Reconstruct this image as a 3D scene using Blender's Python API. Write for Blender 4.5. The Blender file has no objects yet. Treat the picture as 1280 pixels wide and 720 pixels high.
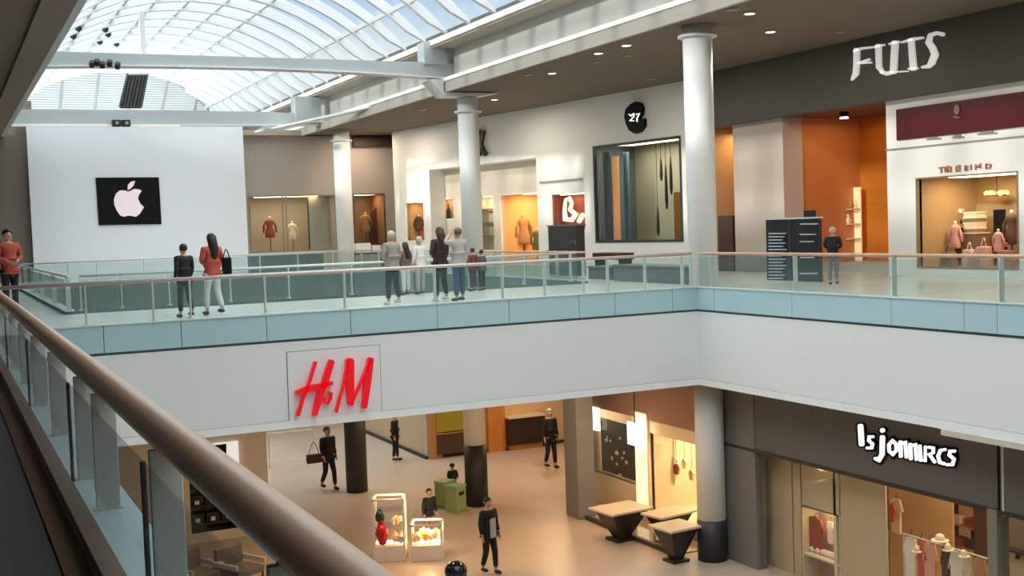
import bpy, bmesh, math, random
from mathutils import Vector, Matrix
random.seed(7)
C = bpy.context.scene.collection
PI = math.pi
# ------------------------------------------------------------------ camera frame
F = 1494.0; EYE = 1.85; LOW = -7.4
_Y = Vector((-717, 52, -F)).normalized()
_X = Vector((3127, 188, -F)); _X = (_X - _Y * _X.dot(_Y)).normalized()
_Z = _X.cross(_Y)
RM = Matrix((_X, _Y, _Z))            # camera -> world
def ray(u, v): return RM @ Vector((u - 640, 360 - v, -F))
def ax(u, v, x):
    d = ray(u, v); t = x / d.x; return Vector((x, d.y * t, EYE + d.z * t))
def ay(u, v, y):
    d = ray(u, v); t = y / d.y; return Vector((d.x * t, y, EYE + d.z * t))
def az(u, v, z):
    d = ray(u, v); t = (z - EYE) / d.z; return Vector((d.x * t, d.y * t, z))
cd = bpy.data.cameras.new('camera'); cam = bpy.data.objects.new('camera', cd); C.objects.link(cam)
cam.matrix_world = Matrix.Translation((0, 0, EYE)) @ RM.to_4x4()
cd.sensor_width = 36; cd.lens = F / 1280 * 36; cd.clip_start = 0.05; cd.clip_end = 600
bpy.context.scene.camera = cam

# ------------------------------------------------------------------ materials
def lin(c): return tuple(((x / 255) / 12.92 if x / 255 <= 0.04045 else ((x / 255 + 0.055) / 1.055) ** 2.4) for x in c) + (1,)
MATS = {}
def mat(name, rgb, rough=0.6, metal=0.0, var=0.06, scale=3.0, emit=0, ecol=None, spec=None, bump=0.0, coat=0):
    if name in MATS: return MATS[name]
    m = bpy.data.materials.new(name); m.use_nodes = True; nt = m.node_tree; N = nt.nodes; L = nt.links
    b = N['Principled BSDF']; c = lin(rgb)
    b.inputs['Roughness'].default_value = rough; b.inputs['Metallic'].default_value = metal
    if spec is not None: b.inputs['Specular IOR Level'].default_value = spec
    if coat: b.inputs['Coat Weight'].default_value = coat
    tc = N.new('ShaderNodeTexCoord'); nz = N.new('ShaderNodeTexNoise'); nz.inputs['Scale'].default_value = scale
    nz.inputs['Detail'].default_value = 4
    L.new(tc.outputs['Object'], nz.inputs['Vector'])
    mx = N.new('ShaderNodeMix'); mx.data_type = 'RGBA'
    mx.inputs[6].default_value = tuple(x * (1 - var) for x in c[:3]) + (1,)
    mx.inputs[7].default_value = tuple(min(1, x * (1 + var)) for x in c[:3]) + (1,)
    L.new(nz.outputs['Fac'], mx.inputs[0]); L.new(mx.outputs[2], b.inputs['Base Color'])
    if bump:
        bp = N.new('ShaderNodeBump'); bp.inputs['Strength'].default_value = bump; bp.inputs['Distance'].default_value = 0.02
        L.new(nz.outputs['Fac'], bp.inputs['Height']); L.new(bp.outputs[0], b.inputs['Normal'])
    if emit:
        b.inputs['Emission Color'].default_value = lin(ecol or rgb); b.inputs['Emission Strength'].default_value = emit
    MATS[name] = m; return m
def glass(name, tint, refl=0.08, opac=0.0, ocol=(150, 180, 185)):
    if name in MATS: return MATS[name]
    m = bpy.data.materials.new(name); m.use_nodes = True; nt = m.node_tree; N = nt.nodes; L = nt.links
    N.remove(N['Principled BSDF']); out = N['Material Output']
    tr = N.new('ShaderNodeBsdfTransparent'); tr.inputs[0].default_value = lin(tint)
    gl = N.new('ShaderNodeBsdfGlossy'); gl.inputs['Roughness'].default_value = 0.04
    fr = N.new('ShaderNodeLayerWeight'); fr.inputs[0].default_value = .5
    pw = N.new('ShaderNodeMath'); pw.operation = 'POWER'; pw.inputs[1].default_value = 4.0; L.new(fr.outputs['Facing'], pw.inputs[0])
    mul = N.new('ShaderNodeMath'); mul.operation = 'MULTIPLY_ADD'; mul.inputs[1].default_value = .45; mul.inputs[2].default_value = refl * .35
    L.new(pw.outputs[0], mul.inputs[0])
    ms = N.new('ShaderNodeMixShader'); L.new(mul.outputs[0], ms.inputs[0]); L.new(tr.outputs[0], ms.inputs[1]); L.new(gl.outputs[0], ms.inputs[2])
    last = ms
    if opac:
        df = N.new('ShaderNodeBsdfDiffuse'); df.inputs[0].default_value = lin(ocol)
        m2 = N.new('ShaderNodeMixShader'); m2.inputs[0].default_value = opac
        L.new(last.outputs[0], m2.inputs[1]); L.new(df.outputs[0], m2.inputs[2]); last = m2
    L.new(last.outputs[0], out.inputs[0]); MATS[name] = m; return m
def wood(name, a, b2, scale=6, axis='Z', rough=0.45):
    if name in MATS: return MATS[name]
    m = bpy.data.materials.new(name); m.use_nodes = True; nt = m.node_tree; N = nt.nodes; L = nt.links
    b = N['Principled BSDF']; b.inputs['Roughness'].default_value = rough
    tc = N.new('ShaderNodeTexCoord'); mp = N.new('ShaderNodeMapping')
    s = {'X': (1, 14, 14), 'Y': (14, 1, 14), 'Z': (14, 14, 1)}[axis]; mp.inputs['Scale'].default_value = [k * .1 for k in s]
    nz = N.new('ShaderNodeTexNoise'); nz.inputs['Scale'].default_value = scale; nz.inputs['Detail'].default_value = 6
    cr = N.new('ShaderNodeValToRGB'); cr.color_ramp.elements[0].color = lin(a); cr.color_ramp.elements[1].color = lin(b2)
    cr.color_ramp.elements[0].position = .3; cr.color_ramp.elements[1].position = .7
    L.new(tc.outputs['Object'], mp.inputs[0]); L.new(mp.outputs[0], nz.inputs['Vector']); L.new(nz.outputs['Fac'], cr.inputs[0]); L.new(cr.outputs[0], b.inputs['Base Color'])
    MATS[name] = m; return m
def tiles(name, a, b2, sx, sy, rough=0.3, grout=0.015, gcol=None):
    if name in MATS: return MATS[name]
    m = bpy.data.materials.new(name); m.use_nodes = True; nt = m.node_tree; N = nt.nodes; L = nt.links
    b = N['Principled BSDF']; b.inputs['Roughness'].default_value = rough
    tc = N.new('ShaderNodeTexCoord'); br = N.new('ShaderNodeTexBrick'); br.offset = 0
    br.inputs['Color1'].default_value = lin(a); br.inputs['Color2'].default_value = lin(b2); br.inputs['Mortar'].default_value = lin(gcol or [k * .85 for k in a])
    br.inputs['Scale'].default_value = 1; br.inputs['Mortar Size'].default_value = grout
    br.inputs['Brick Width'].default_value = sx; br.inputs['Row Height'].default_value = sy
    L.new(tc.outputs['Object'], br.inputs['Vector']); L.new(br.outputs['Color'], b.inputs['Base Color']); MATS[name] = m; return m

white = mat('white_plaster', (226, 232, 232), .55, var=.02)
white_far = mat('white_wall', (228, 232, 236), .6, var=.02)
cream = mat('facade_paint', (236, 237, 232), .6, var=.02)
greige = mat('greige_wall', (176, 166, 154), .7, var=.04)
brownwall = mat('taupe_wall', (128, 116, 104), .8, var=.04)
brownceil = mat('taupe_ceiling', (112, 99, 84), .85, var=.04, scale=.6)
steelgrey = mat('painted_steel', (176, 184, 184), .5, var=.03)
steelwhite = mat('white_steel', (222, 226, 226), .45, var=.03)
blueclad = mat('blue_cladding', (172, 208, 216), .22, var=.04, scale=.7, coat=.4)
dark = mat('near_black', (26, 26, 28), .5)
black = mat('black_paint', (8, 8, 9), .6, spec=.2)
charcoal = mat('charcoal_base', (46, 46, 48), .5)
greypost = mat('grey_post', (206, 210, 202), .45)
seam = mat('dark_seam', (90, 104, 108), .7)
greyfront = mat('shop_grey', (104, 100, 96), .55)
colwhite = mat('column_white', (232, 232, 228), .5, var=.02)
railwood = wood('handrail_wood', (202, 160, 132), (222, 184, 156), 5, 'X', .3)
railnear = wood('bronze_handrail', (208, 170, 140), (224, 188, 160), 4, 'Y', .28)
railmetal = mat('brushed_rail', (206, 190, 182), .35, metal=.1)
floor_up = tiles('pale_tile', (205, 206, 200), (198, 200, 195), 1.2, 1.2, .25)
floor_lo = tiles('stone_tile', (196, 180, 162), (188, 173, 156), 1.5, 1.5, .36, .006)
carpet = mat('charcoal_carpet', (62, 60, 60), .9, var=.15, scale=40)
redreflect = wood('reddish_reflection', (84, 42, 26), (104, 56, 34), 5, 'Y', .25)  # colour imitates a reddish reflection on the dark floor
orange = wood('orange_wood', (184, 104, 22), (194, 116, 28), 3, 'Y', .5)
beigepanel = mat('beige_panel', (200, 176, 146), .6, var=.03)
warmwall = mat('warm_cream_wall', (226, 206, 174), .6, var=.03)
red = mat('sign_red', (226, 8, 30), .4, var=.02, emit=.25, ecol=(226, 8, 30))
maroon = mat('sign_maroon', (84, 3, 18), .4, var=.03)
litwhite = mat('lit_letter_white', (250, 250, 250), .4, emit=.9)
lampwarm = mat('lamp_warm', (255, 236, 200), .4, emit=5, ecol=(255, 226, 180))
lampsoft = mat('lamp_soft', (255, 240, 214), .4, emit=1.6, ecol=(255, 234, 200))
covestrip = mat('cove_white', (240, 238, 230), .5, emit=.04, ecol=(250, 246, 236))
railglass = glass('balustrade_glass', (240, 248, 247), .1, .05, (175, 198, 200))
nearglass = glass('near_balustrade_glass', (250, 253, 253), .04, .0, (160, 195, 205))
shopglass = glass('shop_glass', (250, 252, 250), .05)
skyglass = glass('skylight_glass', (244, 248, 250), .03)
tintglass = glass('smoky_glass', (238, 240, 236), .12)

# ------------------------------------------------------------------ mesh helpers
def BM(): return bmesh.new()
def bx(bm, x0, x1, y0, y1, z0, z1, M=None):
    vs = [bm.verts.new((x, y, z)) for z in (z0, z1) for y in (y0, y1) for x in (x0, x1)]
    for f in ((0, 2, 3, 1), (4, 5, 7, 6), (0, 1, 5, 4), (2, 6, 7, 3), (0, 4, 6, 2), (1, 3, 7, 5)): bm.faces.new([vs[i] for i in f])
    if M is not None: bmesh.ops.transform(bm, matrix=M, verts=vs)
    return bm
def bev(bm, w=.01, seg=2):
    bmesh.ops.bevel(bm, geom=bm.edges[:], offset=w, segments=seg, affect='EDGES', profile=.6, clamp_overlap=True); return bm
def prism(bm, pts, off):
    """closed polygon (list of Vectors) swept by the vector off"""
    a = [bm.verts.new(p) for p in pts]; b = [bm.verts.new(Vector(p) + Vector(off)) for p in pts]
    n = len(a); bm.faces.new(a); bm.faces.new(b[::-1])
    for i in range(n): bm.faces.new((a[i], b[i], b[(i + 1) % n], a[(i + 1) % n]))
    return bm
def lathe(bm, prof, cx=0, cy=0, n=20, M=None):
    rings = []; nv = []
    for r, z in prof:
        ring = [bm.verts.new((cx + max(r, 1e-4) * math.cos(2 * PI * i / n), cy + max(r, 1e-4) * math.sin(2 * PI * i / n), z)) for i in range(n)]
        rings.append(ring); nv += ring
    for a, b in zip(rings, rings[1:]):
        for i in range(n): bm.faces.new((a[i], a[(i + 1) % n], b[(i + 1) % n], b[i]))
    bm.faces.new(rings[0][::-1]); bm.faces.new(rings[-1])
    if M is not None: bmesh.ops.transform(bm, matrix=M, verts=nv)
    return bm
def tube(bm, pts, r, n=10, cap=True):
    pts = [Vector(p) for p in pts]; R = r if isinstance(r, (list, tuple)) else [r] * len(pts); rings = []
    for i, p in enumerate(pts):
        t = (pts[min(i + 1, len(pts) - 1)] - pts[max(i - 1, 0)]).normalized()
        up = Vector((0, 0, 1)) if abs(t.z) < .95 else Vector((0, 1, 0))
        s = t.cross(up).normalized(); w = s.cross(t)
        rings.append([bm.verts.new(p + (s * math.cos(2 * PI * k / n) + w * math.sin(2 * PI * k / n)) * R[i]) for k in range(n)])
    for a, b in zip(rings, rings[1:]):
        for k in range(n): bm.faces.new((a[k], a[(k + 1) % n], b[(k + 1) % n], b[k]))
    if cap: bm.faces.new(rings[0][::-1]); bm.faces.new(rings[-1])
    return bm
def ball(bm, c, r, sx=1, sy=1, sz=1, sub=2, jit=0, M=None):
    d = bmesh.ops.create_icosphere(bm, subdivisions=sub, radius=r)
    for v in d['verts']:
        k = 1 + (random.uniform(-jit, jit) if jit else 0)
        v.co = Vector((v.co.x * sx * k, v.co.y * sy * k, v.co.z * sz * k))
        if M is not None: v.co = M @ v.co
        v.co += Vector(c)
    return bm
def tag(o, label=None, cat=None, group=None, kind=None):
    if label: o['label'] = label
    if cat: o['category'] = cat
    if group: o['group'] = group
    if kind: o['kind'] = kind
    return o
def thing(name, label, cat, loc=(0, 0, 0), rz=0, group=None):
    o = bpy.data.objects.new(name, None); o.empty_display_size = .2; C.objects.link(o)
    o.matrix_world = Matrix.Translation(Vector(loc)) @ Matrix.Rotation(rz, 4, 'Z')
    return tag(o, label, cat, group)
def wmat(o):
    m = o.matrix_basis.copy()
    while o.parent: o = o.parent; m = o.matrix_basis @ m
    return m
def obj(name, bm, m, parent=None, world=False, smooth=False, label=None):
    if parent is not None and world: bm.transform(wmat(parent).inverted())
    bmesh.ops.recalc_face_normals(bm, faces=bm.faces[:])
    me = bpy.data.meshes.new(name); bm.to_mesh(me); bm.free(); me.materials.append(m)
    if smooth: me.shade_smooth()
    o = bpy.data.objects.new(name, me); C.objects.link(o)
    if parent is not None: o.parent = parent
    if label: o['label'] = label
    return o
def struct(name, bm, m, smooth=False):
    return tag(obj(name, bm, m, smooth=smooth), kind='structure')
def dup(root, loc, rz, label=None, group=None):
    r = root.copy(); C.objects.link(r)
    r.matrix_basis = Matrix.Translation(Vector(loc)) @ Matrix.Rotation(rz, 4, 'Z')
    if label: r['label'] = label
    if group: r['group'] = group
    for ch in list(root.children):
        c = ch.copy(); C.objects.link(c); c.parent = r
        for g in list(ch.children):
            d = g.copy(); C.objects.link(d); d.parent = c
    return r
def area(name, loc, sx, sy, power, col=(255, 222, 180), rot=(0, 0, 0), spread=None):
    l = bpy.data.lights.new(name, 'AREA'); l.shape = 'RECTANGLE'; l.size = sx; l.size_y = sy; l.energy = power * (.6 if name == 'shop_lamp' else 1); l.color = lin(col)[:3]
    if spread: l.spread = math.radians(spread)
    o = bpy.data.objects.new(name, l); C.objects.link(o); o.location = loc; o.rotation_euler = rot; return o

# ribbon outline in picture units, mapped onto a real plane by fn, given depth by off
def ribbon(bm, pts, w, fn, off):
    P = [Vector(p) for p in pts]; W = list(w) if isinstance(w, (list, tuple)) else [w] * len(P)
    n = len(P); Lf = []; Rt = []; closed = n > 3 and (P[0] - P[-1]).length < 1e-6
    for i in range(n):
        if closed: a, b = P[(i - 1) % (n - 1)], P[(i + 1) % (n - 1)]
        else: a, b = P[max(i - 1, 0)], P[min(i + 1, n - 1)]
        d0 = (P[i] - a).normalized() if (P[i] - a).length > 1e-6 else (b - P[i]).normalized()
        d1 = (b - P[i]).normalized() if (b - P[i]).length > 1e-6 else d0
        t = (d0 + d1); t = t.normalized() if t.length > .2 else d1
        nn = Vector((-t.y, t.x)); k = min(1.6, 1 / max(.4, nn.dot(Vector((-d0.y, d0.x))))) if d0.dot(d1) > -.9 else 1
        Lf.append(P[i] + nn * W[i] / 2 * k); Rt.append(P[i] - nn * W[i] / 2 * k)
    if closed:
        for i in range(n - 1): prism(bm, [fn(*q) for q in (Lf[i], Lf[i + 1], Rt[i + 1], Rt[i])], off)
        return
    s0 = (P[0] - P[1]).normalized() * W[0] * .3; e0 = (P[-1] - P[-2]).normalized() * W[-1] * .3
    cs = [Rt[0] + (Lf[0] - Rt[0]) * .2 + s0, Rt[0] + (Lf[0] - Rt[0]) * .8 + s0]; ce = [Lf[-1] + (Rt[-1] - Lf[-1]) * .2 + e0, Lf[-1] + (Rt[-1] - Lf[-1]) * .8 + e0]
    prism(bm, [fn(*q) for q in cs + Lf + ce + Rt[::-1]], off)

# wall along a ground segment with rectangular openings
class Seg:
    def __init__(s, P, Q):
        s.P = Vector((P[0], P[1], 0)); s.Q = Vector((Q[0], Q[1], 0)); s.L = (s.Q - s.P).length
        s.t = (s.Q - s.P).normalized(); s.n = Vector((s.t.y, -s.t.x, 0))
        if s.n.dot(s.P) < 0: s.n = -s.n           # n points behind the wall, away from the eye
        s.M = Matrix(((s.t.x, s.n.x, 0, s.P.x), (s.t.y, s.n.y, 0, s.P.y), (0, 0, 1, 0), (0, 0, 0, 1)))
    def px(s, u, v, d=0):                          # pixel -> (distance along, height)
        r = ray(u, v); P = s.P + s.n * d
        t = P.dot(s.n) / r.dot(s.n); q = Vector((r.x * t, r.y * t, EYE + r.z * t))
        return (q - s.P).dot(s.t), q.z
    def at(s, a, d, z): return s.M @ Vector((a, d, z))
    def fn(s, d): return lambda u, v: s.at(s.px(u, v, d)[0], d, s.px(u, v, d)[1])
    def rect(s, u0, u1, v0, v1, d=0):
        a = s.px(u0, (v0 + v1) / 2, d)[0]; b = s.px(u1, (v0 + v1) / 2, d)[0]
        um = (u0 + u1) / 2
        return min(a, b), max(a, b), s.px(um, v1, d)[1], s.px(um, v0, d)[1]
    def box(s, bm, a0, a1, d0, d1, z0, z1): return bx(bm, a0, a1, d0, d1, z0, z1, s.M)
def wall(seg, z0, z1, th, holes, a0=0, a1=None, d=0):
    a1 = seg.L if a1 is None else a1; bm = BM()
    xs = sorted({a0, a1, *[h[0] for h in holes], *[h[1] for h in holes]}); zs = sorted({z0, z1, *[h[2] for h in holes], *[h[3] for h in holes]})
    xs = [x for x in xs if a0 <= x <= a1]; zs = [z for z in zs if z0 <= z <= z1]
    for i in range(len(xs) - 1):
        run = None
        for j in range(len(zs) - 1):
            cx, cz = (xs[i] + xs[i + 1]) / 2, (zs[j] + zs[j + 1]) / 2
            solid = not any(h[0] < cx < h[1] and h[2] < cz < h[3] for h in holes)
            if solid and run is None: run = zs[j]
            if (not solid) and run is not None: seg.box(bm, xs[i], xs[i + 1], d, d + th, run, zs[j]); run = None
        if run is not None: seg.box(bm, xs[i], xs[i + 1], d, d + th, run, zs[-1])
    return bm
def niche(name, label, seg, h, depth, m_in, d=0, pane=True, frame=None, light=0, lcol=(255, 222, 180), fw=.06, mull=(), group=None, back=None, gl=None):
    """a lit display window: shell behind the wall, pane, frame, ceiling lamp"""
    a0, a1, z0, z1 = h
    base = seg.at((a0 + a1) / 2, d, z0)
    t = thing(name, label, 'window', base, math.atan2(seg.t.y, seg.t.x), group)
    k = .03; bm = BM()
    seg.box(bm, a0 - k, a1 + k, d + depth, d + depth + k, z0 - k, z1 + k)
    obj('back_panel', bm, back or m_in, t, True)
    bm = BM()
    seg.box(bm, a0 - k, a0, d + .05, d + depth, z0 - k, z1 + k); seg.box(bm, a1, a1 + k, d + .05, d + depth, z0 - k, z1 + k)
    seg.box(bm, a0, a1, d + .05, d + depth, z0 - k, z0); seg.box(bm, a0, a1, d + .05, d + depth, z1, z1 + k)
    obj('niche_shell', bm, m_in, t, True)
    if frame:
        bm = BM()
        seg.box(bm, a0, a0 + fw, d - .03, d + .08, z0, z1); seg.box(bm, a1 - fw, a1, d - .03, d + .08, z0, z1)
        seg.box(bm, a0 + fw, a1 - fw, d - .03, d + .08, z1 - fw, z1); seg.box(bm, a0 + fw, a1 - fw, d - .03, d + .08, z0, z0 + fw)
        for q in mull: seg.box(bm, a0 + (a1 - a0) * q - fw / 2, a0 + (a1 - a0) * q + fw / 2, d - .02, d + .08, z0 + fw, z1 - fw)
        obj('window_frame', bm, frame, t, True)
    if pane:
        bm = BM(); seg.box(bm, a0 + .01, a1 - .01, d + .02, d + .035, z0 + .01, z1 - .01); obj('pane', bm, gl or shopglass, t, True)
    if light:
        bm = BM(); w = (a1 - a0) * .7; c = (a0 + a1) / 2
        seg.box(bm, c - w / 2, c + w / 2, d + depth * .3, d + depth * .6, z1 - .04, z1 - .005)
        obj('ceiling_lamp', bm, lampwarm, t, True)
        p = seg.at(c, d + depth * .45, z1 - .08)
        area('shop_lamp', p, w, max(.15, depth * .4), light, lcol, (0, 0, math.atan2(seg.t.y, seg.t.x)))
    return t

# ================================================================== SETTING
FX, FY, BY = 17.9, 26.2, 32.3          # right edge of void, bridge front edge, bridge back edge
LX = 1.08                               # outer edge of the near ledge
def slab(name, x0, x1, y0, y1, z0, z1, m): return struct(name, bx(BM(), x0, x1, y0, y1, z0, z1), m)
slab('floor', -6, 32, -8, 86, LOW - .2, LOW, floor_lo)
slab('floor', 3, FX, FY, BY, -.12, 0, floor_up)                 # bridge deck
slab('floor', FX, 32, -8, 86, -.12, 0, floor_up)
slab('floor', -6, 3, FY, 86, -.12, 0, floor_up)
slab('floor', 3, FX, 55, 86, -.12, 0, floor_up)
slab('floor', -6, .70, -8, FY, -.12, 0, carpet)
slab('floor', -6, LX, FY - .01, FY, -.12, -.01, floor_up)
# soffits of the upper storey
soff = mat('lower_soffit', (150, 128, 110), .8, var=.03)
slab('ceiling', 2.2, FX, FY + .1, 41.6, -2.5, -2.42, soff)
slab('ceiling', FX + .1, 32, -8, 86, -2.5, -2.42, soff)
slab('ceiling', -6, 2.2, -8, 86, -2.5, -2.42, soff)
slab('ceiling', 2.2, FX, 55.1, 86, -2.5, -2.42, soff)
slab('floor', 3, FX - .1, BY + .1, 41.6, -1.0, -.7, greyfront)        # low ledge behind the bridge
# outer shell
slab('wall_right', 31.8, 32, -8, 86, LOW, 7.2, brownwall)
slab('wall_left', -6, -5.8, -8, 86, LOW, 7.2, brownwall)
slab('wall_back', -6, 32, -8.2, -8, LOW, 12.5, brownwall)
slab('wall_front', -6, 32, 86, 86.2, LOW, 9, brownwall)
# ceilings of the upper storey
slab('ceiling', 17.6, 32, -8, 86, 7.0, 7.12, brownceil)
slab('ceiling', -6, 3.0, -8, 86, 7.0, 7.12, brownceil)
slab('ceiling', 3.0, 17.6, 80.5, 86, 8.6, 8.75, brownceil)
# left edge beam: dark band then pale lip along the void
def yprism(name, pts, y0, y1, m, st=True, parent=None):
    bm = prism(BM(), [Vector((x, y0, z)) for x, z in pts], (0, y1 - y0, 0))
    return struct(name, bm, m) if st else obj(name, bm, m, parent)
yprism('trim_1', [(2.2, 6.86), (2.9, 6.86), (2.9, 7.0), (2.2, 7.0)], -8, 80, mat('soffit_band', (120, 108, 96), .8))
yprism('trim_2', [(2.92, 6.9), (3.1, 6.9), (3.1, 8.9), (2.92, 8.9)], -8, 80, steelgrey)
yprism('trim_3', [(1.3, 6.93), (1.36, 6.93), (1.36, 7.0), (1.3, 7.0)], -8, 80, mat('soffit_joint', (150, 138, 124), .8))
# right edge beam, stepped profile (seen from below)
gb = mat('edge_beam_grey', (196, 196, 188), .6, var=.02)
yprism('trim_4', [(17.48, 6.97), (17.6, 6.97), (17.6, 7.37), (17.48, 7.37)], -8, 80, mat('soffit_edge', (172, 166, 154), .7))
yprism('trim_5', [(17.44, 7.37), (18.0, 7.37), (18.0, 7.5), (17.44, 7.5)], -8, 80, covestrip)
yprism('trim_6', [(17.98, 7.5), (18.3, 7.5), (18.3, 8.62), (17.98, 8.62)], -8, 80, gb)
yprism('trim_7', [(17.1, 8.62), (18.3, 8.62), (18.3, 8.8), (17.1, 8.8)], -8, 80, mat('eave_soffit', (170, 160, 146), .7))
yprism('trim_8', [(17.0, 8.7), (17.1, 8.7), (17.1, 8.9), (17.0, 8.9)], -8, 80, covestrip)
yprism('trim_9', [(17.06, 8.9), (17.3, 8.9), (17.3, 9.05), (17.06, 9.05)], -8, 80, mat('gutter_dark', (96, 96, 92), .6))
slab('ceiling', 18.3, 32, -8, 86, 8.8, 8.95, brownceil)
slab('wall_right', 31.8, 32, -8, 86, 7.2, 8.9, brownwall)

# slab-edge fascias: white board, dark joint, blue cladding panels, curb
farclad = mat('sage_cladding', (112, 126, 120), .35, var=.05)
lip = mat('fascia_lip', (238, 242, 242), .5)
def edge(ax_, at_, p0, p1, sgn, seams, namebase, far=False):
    """fascia along X (ax_='x', plane y=at_) or along Y (plane x=at_); sgn = direction facing the void"""
    def B(bm, a0, a1, d0, d1, z0, z1):
        lo, hi = sorted((at_ + sgn * d0, at_ + sgn * d1))
        return bx(bm, a0, a1, lo, hi, z0, z1) if ax_ == 'x' else bx(bm, lo, hi, a0, a1, z0, z1)
    struct('trim_%d' % namebase, B(BM(), p0, p1, -.12, 0, -2.5, -.56), white)
    struct('trim_%d' % (namebase + 1), B(BM(), p0, p1, -.10, -.02, -.56, -.5), seam)
    struct('trim_%d' % (namebase + 2), B(BM(), p0, p1, -.1, .025, -2.5, -2.33), lip)
    struct('trim_%d' % (namebase + 3), B(BM(), p0, p1, -.01, .012, -2.345, -2.325), seam)
    struct('trim_%d' % (namebase + 4), B(BM(), p0, p1, -.14, .0, -.5, .07), seam)
    cuts = sorted([p0] + [q for q in seams if p0 < q < p1] + [p1]); bm = BM()
    for a, b in zip(cuts, cuts[1:]): B(bm, a + .008, b - .008, 0, .03, -1.7 if far else -.5, .08)
    struct('trim_%d' % (namebase + 5), bm, farclad if far else blueclad)
    struct('trim_%d' % (namebase + 6), B(BM(), p0, p1, -.2, .05, .07, .1), mat('curb_cap', (206, 222, 222), .35))
edge('x', FY, LX, FX, -1, [3.01, 4.6, 6.45, 8.39, 10.52, 12.4, 14.34, 15.38, 17.11], 20)
edge('y', FX, -8, FY, -1, [25.4, 22.3, 19.07, 17.1, 16.3, 13.9, 11.7, 9.5], 30)
edge('x', 55, 3, FX, -1, [4 + 2 * k for k in range(7)], 40, True)
edge('y', FX, BY, 55, -1, [33.5 + 2.2 * k for k in range(10)], 50, True)
edge('y', 3.0, BY, 55, 1, [35, 39, 43, 47, 51], 60, True)
# near ledge at the eye's own walkway
struct('trim_70', bx(BM(), .785, LX, -8, FY, .02, .1), mat('ledge_blue', (172, 202, 208), .3, var=.04))
struct('trim_71', bx(BM(), .9, LX - .02, -8, FY, -.55, .02), blueclad)
struct('trim_72', bx(BM(), .8, LX - .05, -8, FY, -2.5, -.55), white)
struct('trim_73', bx(BM(), .67, .78, -8, FY, -.05, .13), mat('base_channel_bronze', (112, 92, 80), .35, metal=.3))
struct('floor', bx(BM(), .53, .67, -8, FY, .0, .012), redreflect)  # strip painting the reddish reflection beside the base channel

# ================================================================== BALUSTRADES
def balustrade(label, ax_, at_, p0, p1, posts, m_rail, hz=.96, rr=.042, zb=.1, inset=.08, sgn=1, plate=.12, group=None, gl=None, double=0, th=.03):
    """glass balustrade; sgn points to the walkway side"""
    mid = (p0 + p1) / 2; c = at_ + sgn * inset
    loc = (mid, c, zb) if ax_ == 'x' else (c, mid, zb)
    t = thing('glass_balustrade', label, 'railing', loc, 0, group)
    def B(bm, a0, a1, d0, d1, z0, z1):
        lo, hi = sorted((c + d0, c + d1))
        return bx(bm, a0, a1, lo, hi, z0, z1) if ax_ == 'x' else bx(bm, lo, hi, a0, a1, z0, z1)
    ps = [(p0, c, hz), (p1, c, hz)] if ax_ == 'x' else [(c, p0, hz), (c, p1, hz)]
    obj('handrail', tube(BM(), ps, rr, 14), m_rail, t, True, True)
    for q in posts:
        bm = B(BM(), q - th / 2, q + th / 2, -plate / 2, plate / 2, zb, hz - rr * .7)
        po = obj('post', bm, greypost, t, True)
        obj('base_plate', B(BM(), q - .06, q + .06, -plate / 2 - .02, plate / 2 + .02, zb - .01, zb + .015), greypost, po, True)
        if double:
            obj('post', B(BM(), q + double - th / 2, q + double + th / 2, -plate / 2, plate / 2, zb, hz - rr * .7), greypost, t, True)
    es = sorted(set([p0] + list(posts) + [p1]))
    for a, b in zip(es, es[1:]):
        if b - a > .1: obj('glass_panel', B(BM(), a + .02, b - .02, -plate / 2 - .03, -plate / 2 - .016, zb - .02, hz - rr - .03), gl or railglass, t, True)
    return t
balustrade('long glass balustrade on the bridge edge above the red letters', 'x', FY, LX, FX - .1, [2.7, 4.06, 4.84, 6.47, 8.31, 10.53, 12.3, 13.45, 14.55, 15.25, 16.36, 17.5], railmetal, group=None)
balustrade('glass balustrade along the right walkway with pale timber handrail', 'y', FX, -8, FY - .1, [-6.5, -4, -1.5, 1, 3.5, 6, 8.5, 10.9, 13.6, 16.28, 19.08, 22.28, 25.6], railwood)
balustrade('glass balustrade on the back edge of the bridge behind the walking people', 'x', BY, 3.2, FX - .3, [3.2, 4.2, 5.4, 7.0, 8.6, 10.4, 12.2, 14, 15.8, 17.4], greypost, sgn=-1, rr=.035)
balustrade('farthest glass balustrade in front of the white wall with the black logo panel', 'x', 55, 3.1, FX, [3.1, 5.0, 6.2, 8.2, 9.7, 11.6, 13.4, 15.2, 16.9], greypost, rr=.035)
balustrade('glass balustrade on the right side of the far opening', 'y', FX, BY, 55, [34.2, 36.6, 39, 41.5, 44, 46.5, 49, 51.5, 54], railwood, rr=.035)
balustrade('glass balustrade on the left side of the far opening', 'y', 3.0, BY, 55, [32.4, 36.5, 41, 45, 49, 53], greypost, rr=.035, sgn=-1)
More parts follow.
